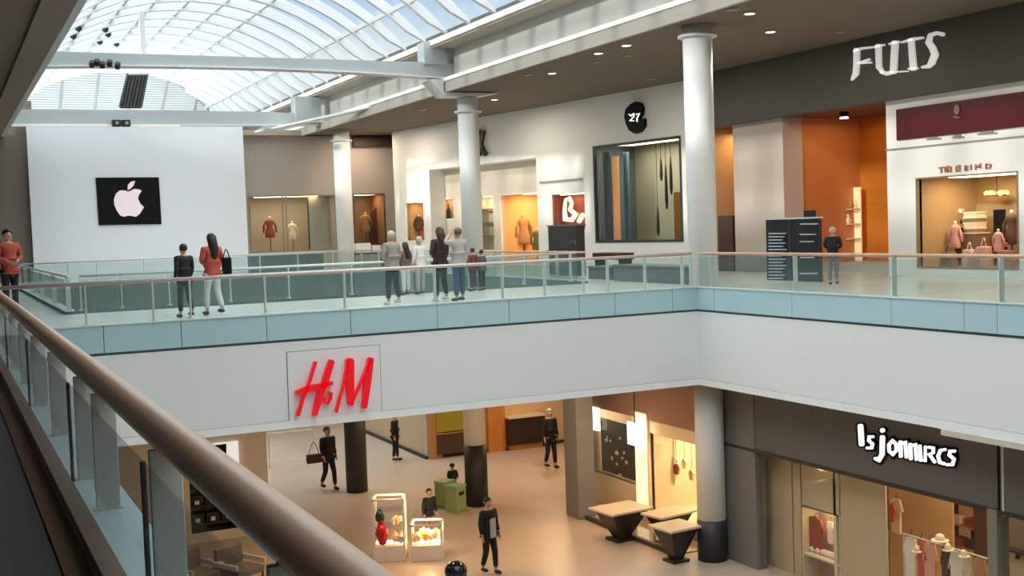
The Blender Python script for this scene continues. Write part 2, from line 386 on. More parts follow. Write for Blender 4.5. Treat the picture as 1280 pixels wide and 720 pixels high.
# near balustrade: posts are deep flat plates standing on the ledge outside the glass
t = thing('glass_balustrade', 'near balustrade sloping across the left foreground with thick bronze brown handrail', 'railing', (.9, 8, .1))
obj('handrail', tube(BM(), [(.935, -6 + i, .915) for i in range(33)], .088, 28), railnear, t, True, True)
for q in (-3, -.8, 1.4, 3.5, 5.75, 8.12, 9.25, 11.5, 13.75, 16, 18.2, 20.4, 22.6, 24.8):
    po = obj('post', bev(bx(BM(), .835, .985, q, q + .035, .1, .86), .004, 1), greypost, t, True)
    obj('base_plate', bx(BM(), .82, 1.0, q - .02, q + .055, .1, .112), greypost, po, True)
edges_ = [-6, -3.1, 1.3, 5.6, 9.1, 13.6, 18.1, 22.5, 26.1]
for a, b in zip(edges_, edges_[1:]):
    obj('glass_panel', bx(BM(), .775, .79, a + .008, b - .008, .1, .84), nearglass, t, True)
    obj('panel_joint', bx(BM(), .772, .795, b - .012, b + .012, .12, .84), mat('joint_dark', (60, 66, 68), .5), t, True)

# ================================================================== COLUMNS
def column(label, x, y, z0, z1, r, ring=None, base=None, up=True):
    t = thing('round_column', label, 'column', (x, y, z0))
    b = base or 0
    obj('shaft', lathe(BM(), [(r, b), (r, z1 - z0)], n=36), colwhite, t, smooth=True)
    if base: obj('base_sleeve', lathe(BM(), [(r + .01, 0), (r + .01, b)], n=36), charcoal, t, smooth=True, label='charcoal painted lower part')
    if ring:
        obj('collar', lathe(BM(), [(r, ring - z0), (r + .13, ring - z0), (r + .13, ring - z0 + .06), (r, ring - z0 + .06)], n=36), steelwhite, t)
    for p in t.children:
        for e in p.data.polygons:
            e.use_smooth = abs(e.normal.z) < .5
    return t
column('nearest upper round white column behind the corner of the glass railings', 18.5, 26.75, 0, 7.0, .39, 6.68)
column('middle upper round white column carrying the nearer cross beam', 18.6, 42.3, 0, 6.8, .40, 6.25)
column('farthest upper round white column beside the pale wall with shop windows', 18.6, 58.3, 0, 7.3, .42, 6.42)
column('large lower round column below the corner of the white fascia', 18.55, 26.75, LOW, -2.5, .39, None, 1.12)
column('lower round column with white top and tall charcoal base right of the green bins', 15.75, 36.25, LOW, -2.5, .37, None, 2.05)
column('lower dark round column left of the lit display kiosk', 13.0, 40.6, LOW, -2.5, .37, None, 3.6)

# ================================================================== BEAMS
def xbeam(label, y, zl_, top, x0, x1, dep=.5):
    t = thing('cross_beam', label, 'beam', (10, y, zl_[0]))
    n = 24; pts = []
    for i in range(n + 1):
        k = i / n; x = x0 + (x1 - x0) * k
        z = zl_[0] * (1 - k) + zl_[2] * k + (zl_[1] - (zl_[0] + zl_[2]) / 2) * 4 * k * (1 - k)
        pts.append((x, z))
    poly = [Vector((x, y - dep / 2, z)) for x, z in pts] + [Vector((x1, y - dep / 2, top - .12)), Vector((x1 - 2.6, y - dep / 2, top)), Vector((x0, y - dep / 2, top))]
    obj('web', prism(BM(), poly, (0, dep, 0)), steelgrey, t, True)
    bm = BM()
    for (xa, za), (xb, zb) in zip(pts, pts[1:]):
        prism(bm, [Vector((xa, y - dep / 2 - .06, za - .05)), Vector((xb, y - dep / 2 - .06, zb - .05)), Vector((xb, y - dep / 2 - .06, zb)), Vector((xa, y - dep / 2 - .06, za))], (0, dep + .12, 0))
    obj('bottom_flange', bm, steelwhite, t, True)
    return t
b1 = xbeam('nearer pale steel cross beam spanning under the skylight', 42.3, (7.62, 7.74, 7.42), 8.1, 2.9, 19.8)
obj('column_head', prism(BM(), [Vector((x, 41.8, z)) for x, z in [(17.0, 7.45), (17.43, 7.45), (17.43, 6.965), (19.7, 6.965), (19.0, 6.85), (17.45, 6.82), (16.9, 7.4)]], (0, .9, 0)), steelwhite, b1, True)
obj('bearing_block', bx(BM(), 16.75, 17.6, 41.95, 42.65, 8.02, 8.85), steelgrey, b1, True)
obj('king_post', bx(BM(), 6.55, 6.72, 42.2, 42.4, 8.1, 9.55), steelwhite, b1, True)
b2 = xbeam('farther pale steel cross beam above the white wall with the black logo panel', 58.3, (7.2, 7.2, 7.25), 7.85, 2.9, 17.4)
obj('bearing_block', bx(BM(), 16.2, 17.5, 57.9, 58.7, 7.3, 8.6), steelgrey, b2, True)
obj('light_edge', bx(BM(), 2.7, 10.6, 57.9, 58.03, 7.08, 7.16), covestrip, b2, True)
# steel ledge continuing from the far beam to the right
struct('trim_80', prism(BM(), [Vector((14.5, 59.5, 6.95)), Vector((17.6, 50, 7.3)), Vector((18.0, 50, 7.3)), Vector((15.2, 59.6, 6.95))], (0, 0, .08)), steelwhite)
# spot cluster on the nearer beam
px = [(115, 80), (121, 78), (128, 81), (137, 79), (147, 82)]
for i, (u, v) in enumerate(px):
    p = ay(u, v, 41.95)
    s = thing('beam_spotlight', 'small dark spotlight in the cluster on the nearer cross beam', 'spotlight', p, 0, 'spotlights on the nearer cross beam')
    obj('lamp_housing', lathe(BM(), [(.04, -.12), (.09, -.1), (.09, .1), (.05, .12)], n=12, M=Matrix.Rotation(.9, 4, 'X')), dark, s)
    obj('bracket', bx(BM(), -.02, .02, 0, .12, -.02, .14), steelgrey, s)
for i, (u, v) in enumerate([(146, 154), (158, 154)]):
    p = ay(u, v, 57.75)
    s = thing('beam_spotlight', 'black double spotlight box on the farther cross beam', 'spotlight', p, 0, 'spotlight boxes on the farther cross beam')
    obj('lamp_housing', bev(bx(BM(), -.2, .17, -.12, .25, -.15, .15), .02), dark, s)
    obj('lens', lathe(BM(), [(.08, 0), (.08, .03)], n=16, M=Matrix.Translation((0, -.12, 0)) @ Matrix.Rotation(PI / 2, 4, 'X')), mat('lens_grey', (150, 150, 150), .2), s)
# hanging slatted ventilation screen
p0 = ay(150, 134, 60); p1 = ay(176, 134, 60); p2 = ay(184, 92, 60); p3 = ay(160, 92, 60)
s = thing('ventilation_screen', 'dark slatted screen hanging under the glass roof above the far beam', 'screen', (p0 + p1) / 2)
for k in range(7):
    a = p0.lerp(p1, k / 6.0); b = p3.lerp(p2, k / 6.0)
    obj('slat', tube(BM(), [a, b], .07 if k % 2 == 0 else .05, 6), mat('screen_dark', (66, 66, 64), .5), s, True)
obj('top_bar', tube(BM(), [p3, p2], .09, 8), steelwhite, s, True)
obj('bottom_bar', tube(BM(), [p0, p1], .06, 8), dark, s, True)
bmv = BM(); prism(bmv, [p0 + Vector((0, .15, 0)), p1 + Vector((0, .15, 0)), p2 + Vector((0, .15, 0)), p3 + Vector((0, .15, 0))], (0, .03, 0)); obj('mesh_backing', bmv, mat('screen_mesh', (92, 92, 88), .7), s, True)

# ================================================================== SKYLIGHT
XL, XR, ZE, YE = 3.1, 17.1, 8.95, 79.0
half = (XR - XL) / 2; ang = math.radians(48); RR = half / math.sin(ang); XM = (XL + XR) / 2
def arc(x): return ZE + math.sqrt(max(0, RR * RR - (x - XM) ** 2)) - RR * math.cos(ang)
HS = .62   # slope of the hip end
def zroof(x, y): return min(arc(x), ZE + (YE - y) * HS)
sk = thing('glass_skylight', 'long vaulted glass skylight over the open void', 'skylight', (XM, 30, ZE))
ys = [YE - 7 - 2.1 * k for k in range(38)]
def arch(y, zo=0, x0=XL, x1=XR, n=18):
    return [(x0 + (x1 - x0) * i / n, y, arc(x0 + (x1 - x0) * i / n) + zo) for i in range(n + 1)]
for y in ys:
    bm = BM(); A = arch(y)
    for a, b in zip(A, A[1:]):
        prism(bm, [Vector((a[0], y - .11, max(ZE - .04, a[2] - .42))), Vector((b[0], y - .11, max(ZE - .04, b[2] - .42))), Vector((b[0], y - .11, b[2] + .01)), Vector((a[0], y - .11, a[2] + .01))], (0, .22, 0))
    obj('rafter', bm, steelwhite, sk, True)
# hip bays: rafters near the end are cut by the hip
for k in range(4):
    y = YE - 5.2 + 1.45 * k; zc = ZE + (YE - y) * HS
    for side in (0, 1):
        xs = [XL + half * i / 12 for i in range(13)]; xs = [x for x in xs if arc(x) <= zc]
        if side: xs = [XL + XR - x for x in xs]
        if len(xs) < 2: continue
        bm = BM()
        for a, b in zip(xs, xs[1:]):
            prism(bm, [Vector((a, y, max(ZE - .04, arc(a) - .35))), Vector((b, y, max(ZE - .04, arc(b) - .35))), Vector((b, y, arc(b) + .01)), Vector((a, y, arc(a) + .01))], (0, .14, 0))
        obj('rafter', bm, steelwhite, sk, True)
for i in (0, 1, 2, 3, 4, 5, 6, 8):
    x = XL + (XR - XL) * (i + 1) / 10
    yend = YE - (arc(x) - ZE) / HS
    obj('purlin', bx(BM(), x - .06, x + .06, -6, yend, arc(x) - .28, arc(x) - .12), steelwhite, sk, True)
# glass skin
bm = BM(); n = 20
for i in range(n):
    xa, xb = XL + (XR - XL) * i / n, XL + (XR - XL) * (i + 1) / n
    ya, yb = YE - (arc(xa) - ZE) / HS, YE - (arc(xb) - ZE) / HS
    q = [bm.verts.new(p) for p in ((xa, -6, arc(xa) + .03), (xb, -6, arc(xb) + .03), (xb, yb, arc(xb) + .03), (xa, ya, arc(xa) + .03))]
    bm.faces.new(q)
    q = [bm.verts.new(p) for p in ((xa, ya, arc(xa) + .03), (xb, yb, arc(xb) + .03), (xb, YE, ZE + .03), (xa, YE, ZE + .03))]
    bm.faces.new(q)
g = obj('glazing', bm, skyglass, sk, True)
# hip end: louvres, mullions, hips
for k in range(26):
    z = ZE + .1 + (arc(XM) - ZE) * k / 26; y = YE - (z - ZE) / HS
    d = math.sqrt(max(0, RR * RR - (z - ZE + RR * math.cos(ang)) ** 2))
    obj('louvre', bx(BM(), XM - d, XM + d, y - .05, y + .0, z - .03, z + .03), mat('louvre_steel', (176, 186, 186), .5), sk, True)
for i in range(1, 7):
    x = XL + (XR - XL) * i / 7; zt = arc(x)
    obj('mullion', tube(BM(), [(x, YE, ZE), (x, YE - (zt - ZE) / HS, zt)], .09, 8), steelgrey, sk, True)
for s_ in (0, 1):
    pts = []
    for i in range(13):
        x = XL + half * i / 12; x2 = x if not s_ else XL + XR - x
        pts.append((x2, YE - (arc(x) - ZE) / HS, arc(x) - .05))
    obj('hip_rib', tube(BM(), pts, .1, 8), steelgrey, sk, True)
for k, (u, v) in enumerate([(97, 12), (91, 30), (131, 22), (134, 17), (124, 38), (143, 4), (75, 50), (100, 20)]):
    q = ay(u, v, 52 + 2 * k)
    obj('node', ball(BM(), (q.x, q.y, arc(max(XL + .2, min(XR, q.x))) - .4), .16, sub=1), dark, sk, True)
# gable wall at the back end of the vault behind the eye
pts = [Vector((x, -6, z)) for x, _, z in arch(-6)]
struct('wall_back', prism(BM(), pts, (0, -.2, 0)), white)

# ================================================================== FAR WALLS
YA = 61.0
A0 = ay(33, 240, YA).x + .15; A1 = ay(307, 240, YA).x
struct('wall_front', bx(BM(), A0, A1, YA, YA + .3, 0, 7.4), white_far)
struct('wall_front', bx(BM(), A0, A0 + .3, YA + .3, 80.5, 0, 8.6), brownwall)
struct('wall_front', bx(BM(), A0 + .3, A1, YA + .3, 79.2, 7.1, 7.3), white_far)
struct('wall_front', bx(BM(), -5.8, A0, YA + .5, YA + .7, 0, 7.0), brownwall)
segB = Seg((A1 + .02, 62), (25.5, 62))
area('upper_downlight_and_fill', (20.6, 60.4, 6.9), .5, .5, 90, (255, 226, 196))  # unseen fill lamp added to brighten the wall right of the farthest column
h1 = segB.rect(312, 421, 244, 314); h2 = segB.rect(442, 482, 242, 306); h3 = segB.rect(440, 491, 171, 183)
struct('wall_front', wall(segB, 0, 7.3, .25, [h1, h2]), greige)
w = niche('shop_window', 'wide dim shop window in the pale wall right of the white logo wall', segB, h1, 3.0, greige, frame=mat('frame_taupe', (150, 138, 122), .5), light=40, mull=(.38, .42))
w2 = niche('shop_window', 'brown shop window between the farthest column and the white facade', segB, h2, 2.5, mat('brown_display', (150, 112, 78), .7), frame=mat('frame_brown', (90, 62, 44), .5), light=25)
struct('trim_81', segB.box(BM(), h3[0], h3[1], -.3, 0, h3[2], h3[3]), mat('dark_band', (70, 56, 46), .7))
struct('trim_82', segB.box(BM(), 0, segB.L, -.5, 0, 7.0, 7.25), mat('soffit_beige', (170, 156, 140), .7))

# panel with the apple-shaped emblem
FYN = lambda y: (lambda u, v: ay(u, v, y))
p = ay(161, 281, YA)
s = thing('logo_panel', 'black panel with a pale pink apple emblem on the white wall', 'sign', (p.x, YA, p.z))
obj('panel', prism(BM(), [ay(119.5, 222, YA - .06), ay(198.5, 221.5, YA - .06), ay(202, 280, YA - .06), ay(123.5, 281.5, YA - .06)], (0, .06, 0)), black, s, True)
body = [(160, 239.5), (156, 238), (150, 238), (145, 242), (142.5, 249), (143, 256), (146, 263), (150, 269), (155, 271), (160, 269.5), (165, 270), (170, 271), (175, 267), (180, 259), (175, 254), (172.5, 248), (174, 243), (177, 239), (175, 237), (168, 236), (163, 238.5)]
pinkglow = mat('logo_pink', (250, 232, 238), .5, emit=.12, ecol=(250, 218, 232), var=.02)
obj('emblem_body', prism(BM(), [ay(u, v, YA - .1) for u, v in body], (0, .035, 0)), pinkglow, s, True)
obj('emblem_leaf', prism(BM(), [ay(u, v, YA - .1) for u, v in [(159.5, 237.5), (160, 231), (164, 227), (169, 226), (167, 232), (163, 236)]], (0, .035, 0)), pinkglow, s, True)

# ================================================================== RIGHT FACADE, far (cream) part
segF = Seg((25.4, 36.4), (24.05, 46.5)); segG = Seg((24.05, 46.5), (21.8, 59.6))
hW = segF.rect(743, 853, 176, 303); hR = segF.rect(690, 731, 242, 287)
struct('wall_right', wall(segF, 0, 7.0, .35, [hW, hR]), cream)
rA = segG.px(672, 260)[0]; rB = segG.px(538, 260)[0]; rT = segG.px(610, 204)[1]
rec = (min(rA, rB), max(rA, rB), 0, rT); hS = segG.rect(507, 531, 252, 302)
struct('wall_right', wall(segG, 0, 7.0, .3, [rec, hS]), cream)
hD = segG.rect(626, 676, 241, 318, .9); hD = (max(rec[0] + .05, hD[0]), hD[1], .02, hD[3]); hN = segG.rect(547, 568, 248, 275, .9); hL = segG.rect(598, 617, 245, 312, .9)
struct('wall_right', wall(segG, 0, rT + .3, .3, [hD, hN, hL], rec[0], rec[1], .9), mat('recess_wall', (222, 210, 190), .6))
struct('wall_right', bx(BM(), 22.2, 26, 59.62, 59.8, 0, 6.9), greige)
bm = BM(); segG.box(bm, rec[0] - .02, rec[0], .3, .9, 0, rT); segG.box(bm, rec[1], rec[1] + .02, .3, .9, 0, rT); segG.box(bm, rec[0], rec[1], .3, .95, rT, rT + .05)
struct('trim_83', bm, cream)
bigw = niche('shop_window', 'tall dark framed shop window with green glass below the black round logo', segF, hW, 2.2, mat('green_grey_interior', (96, 106, 108), .6), frame=mat('frame_dark_green', (52, 58, 58), .4), light=170, lcol=(242, 238, 226), fw=.1, gl=tintglass, back=mat('green_backdrop', (176, 172, 152), .7))
niche('display_niche', 'small red lit display niche with a glowing white sculpture', segF, hR, .7, mat('niche_red', (140, 66, 44), .6), light=14, lcol=(255, 190, 150))
niche('shop_window', 'small lit window nearest the far end of the white facade', segG, hS, 1.4, mat('tan_interior', (196, 158, 112), .7), frame=cream, light=18)
niche('shop_window', 'yellow lit doorway sized shop window in the facade recess', segG, hD, 3.2, mat('yellow_interior', (224, 180, 116), .7), d=.9, light=110, lcol=(255, 214, 150), frame=cream)
niche('display_niche', 'small square niche with a dark bottle left of the middle column', segG, hN, .5, mat('tan_niche', (214, 172, 116), .7), d=.9, light=6, frame=cream)
shn = niche('display_niche', 'narrow lit shelf niche right of the middle column', segG, hL, .6, mat('cream_niche', (236, 220, 190), .7), d=.9, light=10)
for k in range(3):
    z = hL[2] + (hL[3] - hL[2]) * (k + 1) / 4
    obj('shelf', segG.box(BM(), hL[0], hL[1], .95, 1.45, z, z + .03), mat('shelf_brown', (130, 96, 66), .5), shn, True)
# big-window dressing: coloured curtain panels and hanging objects
def curtain(seg, u0, u1, v0, v1, d, m, label, name='curtain_panel', cat='curtain', group=None, fold=.05):
    a0, a1, z0, z1 = seg.rect(u0, u1, v0, v1, d); bm = BM(); n = 24
    top = []; bot = []
    for i in range(n + 1):
        a = a0 + (a1 - a0) * i / n; dd = d + fold * math.sin(i * 1.9)
        top.append(seg.at(a, dd, z1)); bot.append(seg.at(a, dd, z0))
    pts = top + bot[::-1]
    for i in range(n):
        prism(bm, [top[i], top[i + 1], bot[i + 1], bot[i]], seg.n * .02)
    o = obj(name, bm, m); return tag(o, label, cat, group)
curtain(segF, 755, 764, 190, 300, .3, mat('drape_slate', (58, 64, 66), .5), 'dark slate drape at the left inside the tall green window')
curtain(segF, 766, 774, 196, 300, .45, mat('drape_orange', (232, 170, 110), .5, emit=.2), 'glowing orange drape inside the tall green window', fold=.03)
curtain(segF, 781, 786, 190, 300, .8, mat('drape_blue', (92, 124, 140), .5), 'blue drape inside the tall green window')
curtain(segF, 843, 851, 240, 302, 1.2, mat('drape_amber', (206, 150, 90), .5), 'amber drape at the right inside the tall green window')
for i, (u, v, h) in enumerate([(832, 205, 60), (838, 196, 50), (822, 258, 40), (826, 198, 30)]):
    a = segF.px(u, v, 1.0); c = segF.at(a[0], 1.0, a[1]); l = h / 1494 * 44
    o = thing('pendant_light', 'dark slender pendant hanging inside the tall green window', 'lamp', c, 0, 'pendants inside the tall green window')
    obj('pendant_body', lathe(BM(), [(.03, -l), (.07, -l * .8), (.05, -l * .3), (.02, 0)], n=10), charcoal, o)
    obj('cord', tube(BM(), [(0, 0, 0), (0, 0, hW[3] - c.z)], .012, 6), black, o)
# sculpture in red niche: ribbon loop
a, z = segF.px(708, 279, .35); c = segF.at(a, .35, z)
s = thing('sculpture', 'glowing white curled sculpture in the red lit niche', 'sculpture', c)
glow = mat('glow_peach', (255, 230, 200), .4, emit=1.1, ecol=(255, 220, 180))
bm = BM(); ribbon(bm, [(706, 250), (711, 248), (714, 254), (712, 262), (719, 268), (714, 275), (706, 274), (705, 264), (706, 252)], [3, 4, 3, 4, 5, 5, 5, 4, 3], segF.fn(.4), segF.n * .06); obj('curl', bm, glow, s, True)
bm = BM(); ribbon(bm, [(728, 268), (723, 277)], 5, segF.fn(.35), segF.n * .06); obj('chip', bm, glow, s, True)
a, z = segG.px(559, 273, 1.1)
o = thing('bottle', 'dark bottle in the square niche left of the middle column', 'bottle', segG.at(a, 1.2, hN[2] + .0))
obj('bottle_body', lathe(BM(), [(.09, 0), (.1, .1), (.1, .45), (.035, .62), (.035, .8)], n=14), dark, o, smooth=True)
obj('cap', lathe(BM(), [(.04, .8), (.04, .86)], n=12), mat('cap_gold', (160, 130, 80), .4), o)
# goods behind yellow window and small window: shelves, mannequin forms, vases
def form(label, loc, h, m, rz=0, group=None, stand=True):
    """dress form with draped garment on a stand"""
    t = thing('dress_form', label, 'mannequin', loc, rz, group); k = h / 1.6
    prof = [(.20, .62), (.235, .7), (.2, .95), (.14, 1.12), (.19, 1.3), (.2, 1.38), (.13, 1.45), (.05, 1.48)]
    bm = lathe(BM(), [(r * k, z * k) for r, z in prof], n=18)
    for v in bm.verts: v.co.y *= .6; 
    obj('garment', bm, m, t, smooth=True)
    bm = BM(); tube(bm, [(.17 * k, 0, 1.38 * k), (.27 * k, 0, 1.15 * k), (.29 * k, -.03, .85 * k)], [.05 * k, .055 * k, .045 * k], 10)
    tube(bm, [(-.17 * k, 0, 1.38 * k), (-.27 * k, 0, 1.15 * k), (-.29 * k, -.03, .85 * k)], [.05 * k, .055 * k, .045 * k], 10)
    obj('sleeves', bm, m, t, smooth=True)
    obj('neck_cap', lathe(BM(), [(.05 * k, 1.47 * k), (.055 * k, 1.56 * k), (.02 * k, 1.6 * k)], n=12), mat('form_ivory', (230, 214, 190), .5), t, smooth=True)
    if stand:
        bm = lathe(BM(), [(.16 * k, 0), (.16 * k, .02 * k), (.02 * k, .04 * k), (.02 * k, .66 * k)], n=14); obj('stand', bm, charcoal, t)
    return t
tan = mat('cloth_tan', (186, 136, 84), .8); brick = mat('cloth_brick', (150, 66, 44), .8); ivory = mat('cloth_ivory', (236, 222, 200), .8)
pink = mat('cloth_pink', (214, 160, 148), .8); navy = mat('cloth_navy', (30, 34, 46), .8); dbrown = mat('cloth_brown', (84, 52, 36), .8); green = mat('cloth_green', (86, 108, 70), .8)
def on(seg, u, v, d, z): r = seg.px(u, v, d); return seg.at(r[0], d, z)
form('tan dressed form in the yellow lit shop window', on(segG, 655, 300, 2.2, hD[2] + .01), 2.4, tan)
form('green dressed form at the right of the yellow lit shop window', on(segG, 671, 300, 2.0, hD[2] + .01), 1.7, green)
form('brown dressed form in the small far window', on(segG, 524, 295, .7, hS[2] + .01), 1.4, dbrown)
form('brick red coat on a form in the wide dim shop window', on(segB, 338, 300, 1.6, h1[2] + .01), 1.9, brick)
form('ivory coat on a form in the wide dim shop window', on(segB, 366, 300, 1.6, h1[2] + .01), 1.6, ivory)
form('tan coat on a form in the brown window behind the farthest column', on(segB, 458, 300, 1.2, h2[2] + .01), 1.8, tan)
o = thing('partition_screen', 'grey partition at the right of the wide dim shop window', 'partition', on(segB, 404, 300, 1.2, h1[2]))
obj('panel', bx(BM(), -.75, .75, -.03, .03, 0, h1[3] - h1[2] - .05), mat('partition', (172, 168, 156), .7), o); obj('edge_rail', bx(BM(), -.8, -.75, -.04, .04, 0, h1[3] - h1[2] - .05), charcoal, o)
o = thing('arched_screen', 'dark brown arched screen in the brown window behind the farthest column', 'screen', on(segB, 474, 300, 1.4, h2[2]))
obj('arch_panel', prism(BM(), [Vector((-.55, 0, 0)), Vector((.4, 0, 0)), Vector((.4, 0, 1.6)), Vector((.2, 0, 1.95)), Vector((-.1, 0, 2.05)), Vector((-.4, 0, 1.8)), Vector((-.55, 0, 1.2))], (0, .06, 0)), dbrown, o)
obj('foot', bx(BM(), -.5, .35, -.15, .2, 0, .04), dbrown, o)
# facade signs
s = thing('round_logo', 'black rounded logo sign high on the white facade', 'sign', segF.at(*[segF.px(792, 147)[0], -.12, segF.px(792, 147)[1]]))
blob = [(788, 130), (794, 127), (800, 129), (803, 135), (802, 143), (799, 147), (800, 149), (805, 148), (805, 158), (800, 165), (793, 167), (786, 163), (782, 155), (780, 145), (782, 136)]
obj('emblem_body', prism(BM(), [segF.fn(-.14)(*q) for q in blob], segF.n * .14), black, s, True)
bm = BM()
for q in ([(786, 143), (789, 145)], [(789, 144), (792, 142), (792, 146), (787, 151), (792, 151)], [(795, 143), (799, 142), (796, 148), (796, 152)]): ribbon(bm, q, 1.3, segF.fn(-.16), segF.n * .03)
obj('emblem_marks', bm, litwhite, s, True)
s = thing('letter_sign', 'dark maroon letter sign on the facade just right of the middle column', 'sign', segG.at(segG.px(600, 180)[0], -.2, segG.px(600, 180)[1]))
bm = BM(); ribbon(bm, [(597, 163), (598, 194)], [4, 3], segG.fn(-.15), segG.n * .12); ribbon(bm, [(603, 164), (599, 180), (605, 194)], [3.5, 5, 3], segG.fn(-.15), segG.n * .12); ribbon(bm, [(600, 187), (606, 192)], 4, segG.fn(-.15), segG.n * .12)
obj('letters', bm, mat('maroon_dark', (66, 22, 24), .5), s, True)
struct('trim_84', segF.box(BM(), segF.px(728, 226)[0], segF.px(676, 226)[0], -.08, 0, segF.px(700, 227)[1], segF.px(700, 225)[1]), mat('ledge_grey', (150, 152, 148), .5))

# ================================================================== RIGHT FACADE, near: dark fascia, orange shop, white shop
XW = 25.0
yO1 = ax(982, 330, XW).y; yO0 = ax(1111, 330, XW).y; yP1 = ax(920, 330, XW).y
stone = mat('pier_stone', (186, 174, 162), .7, var=.03)
struct('wall_right', bx(BM(), XW - .25, XW + .1, -8, 36.4, 5.07, 7.0), mat('sign_band_charcoal', (72, 68, 62), .55, var=.03))
struct('wall_right', bx(BM(), XW, XW + .8, yO1, yP1, 0, 5.07), stone)
struct('trim_85', bx(BM(), XW + .1, 28.6, yO0, 36.4, 5.07, 5.13), mat('shop_soffit', (96, 66, 44), .7))
struct('wall_right', bx(BM(), 28.4, 28.6, yO0 - .5, 36.6, 0, 5.1), orange)
struct('wall_right', bx(BM(), XW + .8, 28.4, yO1 + .2, yO1 + .4, 0, 5.07), mat('peach_return', (204, 136, 84), .6))
struct('wall_right', bx(BM(), XW + .1, 28.4, yP1 + 1.4, yP1 + 1.6, 0, 5.07), mat('warm_return', (222, 176, 120), .6))
o = tag(obj('cupboard', bev(bx(BM(), 25.0, 25.5, yP1 + .15, yP1 + 1.0, 0, 1.95), .02), mat('brown_cupboard', (72, 46, 34), .45)), 'tall dark brown cupboard just right of the nearest column', 'cupboard')
struct('baseboard_right', bx(BM(), XW - .03, XW, yO1, yP1, 0, .55), mat('stone_base', (132, 128, 122), .6))
area('shop_lamp', (26.8, (yO0 + yO1) / 2, 4.95), 2, 4, 70, (255, 206, 150))
area('shop_lamp', (26.2, yP1 + .7, 4.9), .8, .8, 40, (255, 206, 150))
# white shop
segW = Seg((XW, -8), (XW, yO0))
hX = segW.rect(1146, 1273.5, 218, 336)
struct('wall_right', wall(segW, 0, 5.07, .2, [hX], a0=12), cream)
struct('wall_right', bx(BM(), XW, XW + .2, -8, 4, 0, 5.07), cream)
struct('wall_right', bx(BM(), XW + .2, 28.4, yO0 - .2, yO0, 0, 5.07), orange)
shopw = niche('shop_window', 'merchandise window of the white shop under the maroon sign', segW, hX, 2.3, mat('tan_shop', (180, 150, 114), .7), light=85, lcol=(255, 222, 176), frame=mat('thin_bronze', (140, 118, 90), .4), fw=.04)
s = tag(obj('sign_panel', bx(BM(), XW - .06, XW, ax(1330, 140, XW).y, ax(1122, 140, XW).y, ax(1200, 167, XW).z, ax(1200, 126, XW).z), maroon), 'long maroon sign panel above the white shop', 'sign')
bm = BM(); f = lambda u, v: ax(u, v, XW - .09)
ball(bm, ax(1196, 137, XW - .08), .13, .25, .8, 1.1); ribbon(bm, [(1192, 146), (1198, 147)], 2, f, (.03, 0, 0))
tag(obj('crest_emblem', bm, mat('crest_grey', (150, 110, 110), .5)), 'faint grey crest emblem on the maroon sign', 'emblem')
bm = BM(); f = lambda u, v: ax(u, v, XW - .04)
bm.free(); sl_ = thing('small_lettering', 'faint grey small lettering under the maroon sign', 'sign', f(1158, 174))
for u0, u1, v in ((1158, 1175, 174), (1160, 1170, 171.5), (1190, 1204, 172), (1192, 1200, 169.5), (1222, 1245, 167.5), (1226, 1240, 165)):
    bm = BM(); ribbon(bm, [(u0, v), (u1, v - (u1 - u0) * .06)], 1.8, f, (.04, 0, 0)); obj('word', bm, mat('letter_grey', (140, 140, 132), .5), sl_, True)
bm = BM()
L = [[(1173, 210), (1179, 209)], [(1176, 210), (1176, 216)], [(1181, 209), (1181, 215)], [(1184, 215), (1184, 208), (1188, 209), (1188, 214), (1184, 214)], [(1195, 208), (1195, 214), (1199, 213), (1199, 207), (1195, 208)], [(1206, 207), (1206, 213)], [(1206, 207), (1209, 208), (1206, 210), (1209, 212), (1206, 213)], [(1213, 206), (1213, 212)], [(1219, 212), (1219, 206), (1222, 209), (1225, 205), (1225, 210)], [(1232, 205), (1232, 211)], [(1232, 205), (1238, 206), (1237, 210), (1232, 210)]]
for q in L: ribbon(bm, q, 1.5, f, (.04, 0, 0))
tag(obj('shop_lettering', bm, mat('letter_copper', (176, 108, 76), .5)), 'small copper coloured lettering above the merchandise window', 'sign')
struct('trim_86', bx(BM(), XW - .05, XW, 12, yO0, ax(1150, 184, XW).z, ax(1150, 182.5, XW).z), mat('ledge_grey', (150, 152, 148), .5))
# big serif sign
bm = BM(); f = lambda u, v: ax(u, v, XW - .33)
for q, w_ in [([(1070, 62), (1070, 80), (1069, 92), (1064, 100)], [7, 7, 7, 2]), ([(1067, 64), (1076, 60.5), (1090, 59)], [3, 3, 2.5]), ([(1072, 79), (1086, 74)], 2.5), ([(1072, 79), (1088, 78)], 2.5),
              ([(1097, 57), (1098, 84), (1103, 91)], [7, 6.5, 4]), ([(1092, 59), (1104, 56)], 2.5), ([(1101, 90), (1108, 92), (1116, 90)], [4, 5, 4]), ([(1118, 53), (1116, 90)], 8), ([(1111, 55), (1123, 52)], 2.5), ([(1119, 90), (1134, 89)], 1.8),
              ([(1126, 53), (1140, 49), (1153, 47)], [2, 4, 2.5]), ([(1138, 50), (1141, 86)], [7, 8]), ([(1135, 86), (1146, 85)], 2.5),
              ([(1178, 43), (1170, 41), (1162, 44), (1160, 53), (1165, 60), (1168, 68), (1164, 78), (1160, 83), (1152, 84)], [5, 4, 5, 7, 8, 8, 8, 5, 3])]:
    ribbon(bm, q, w_, f, (.06, 0, 0))
tag(obj('letter_sign', bm, mat('letter_silver', (226, 228, 226), .35, emit=.32)), 'large silver white serif letters on the charcoal band', 'sign')
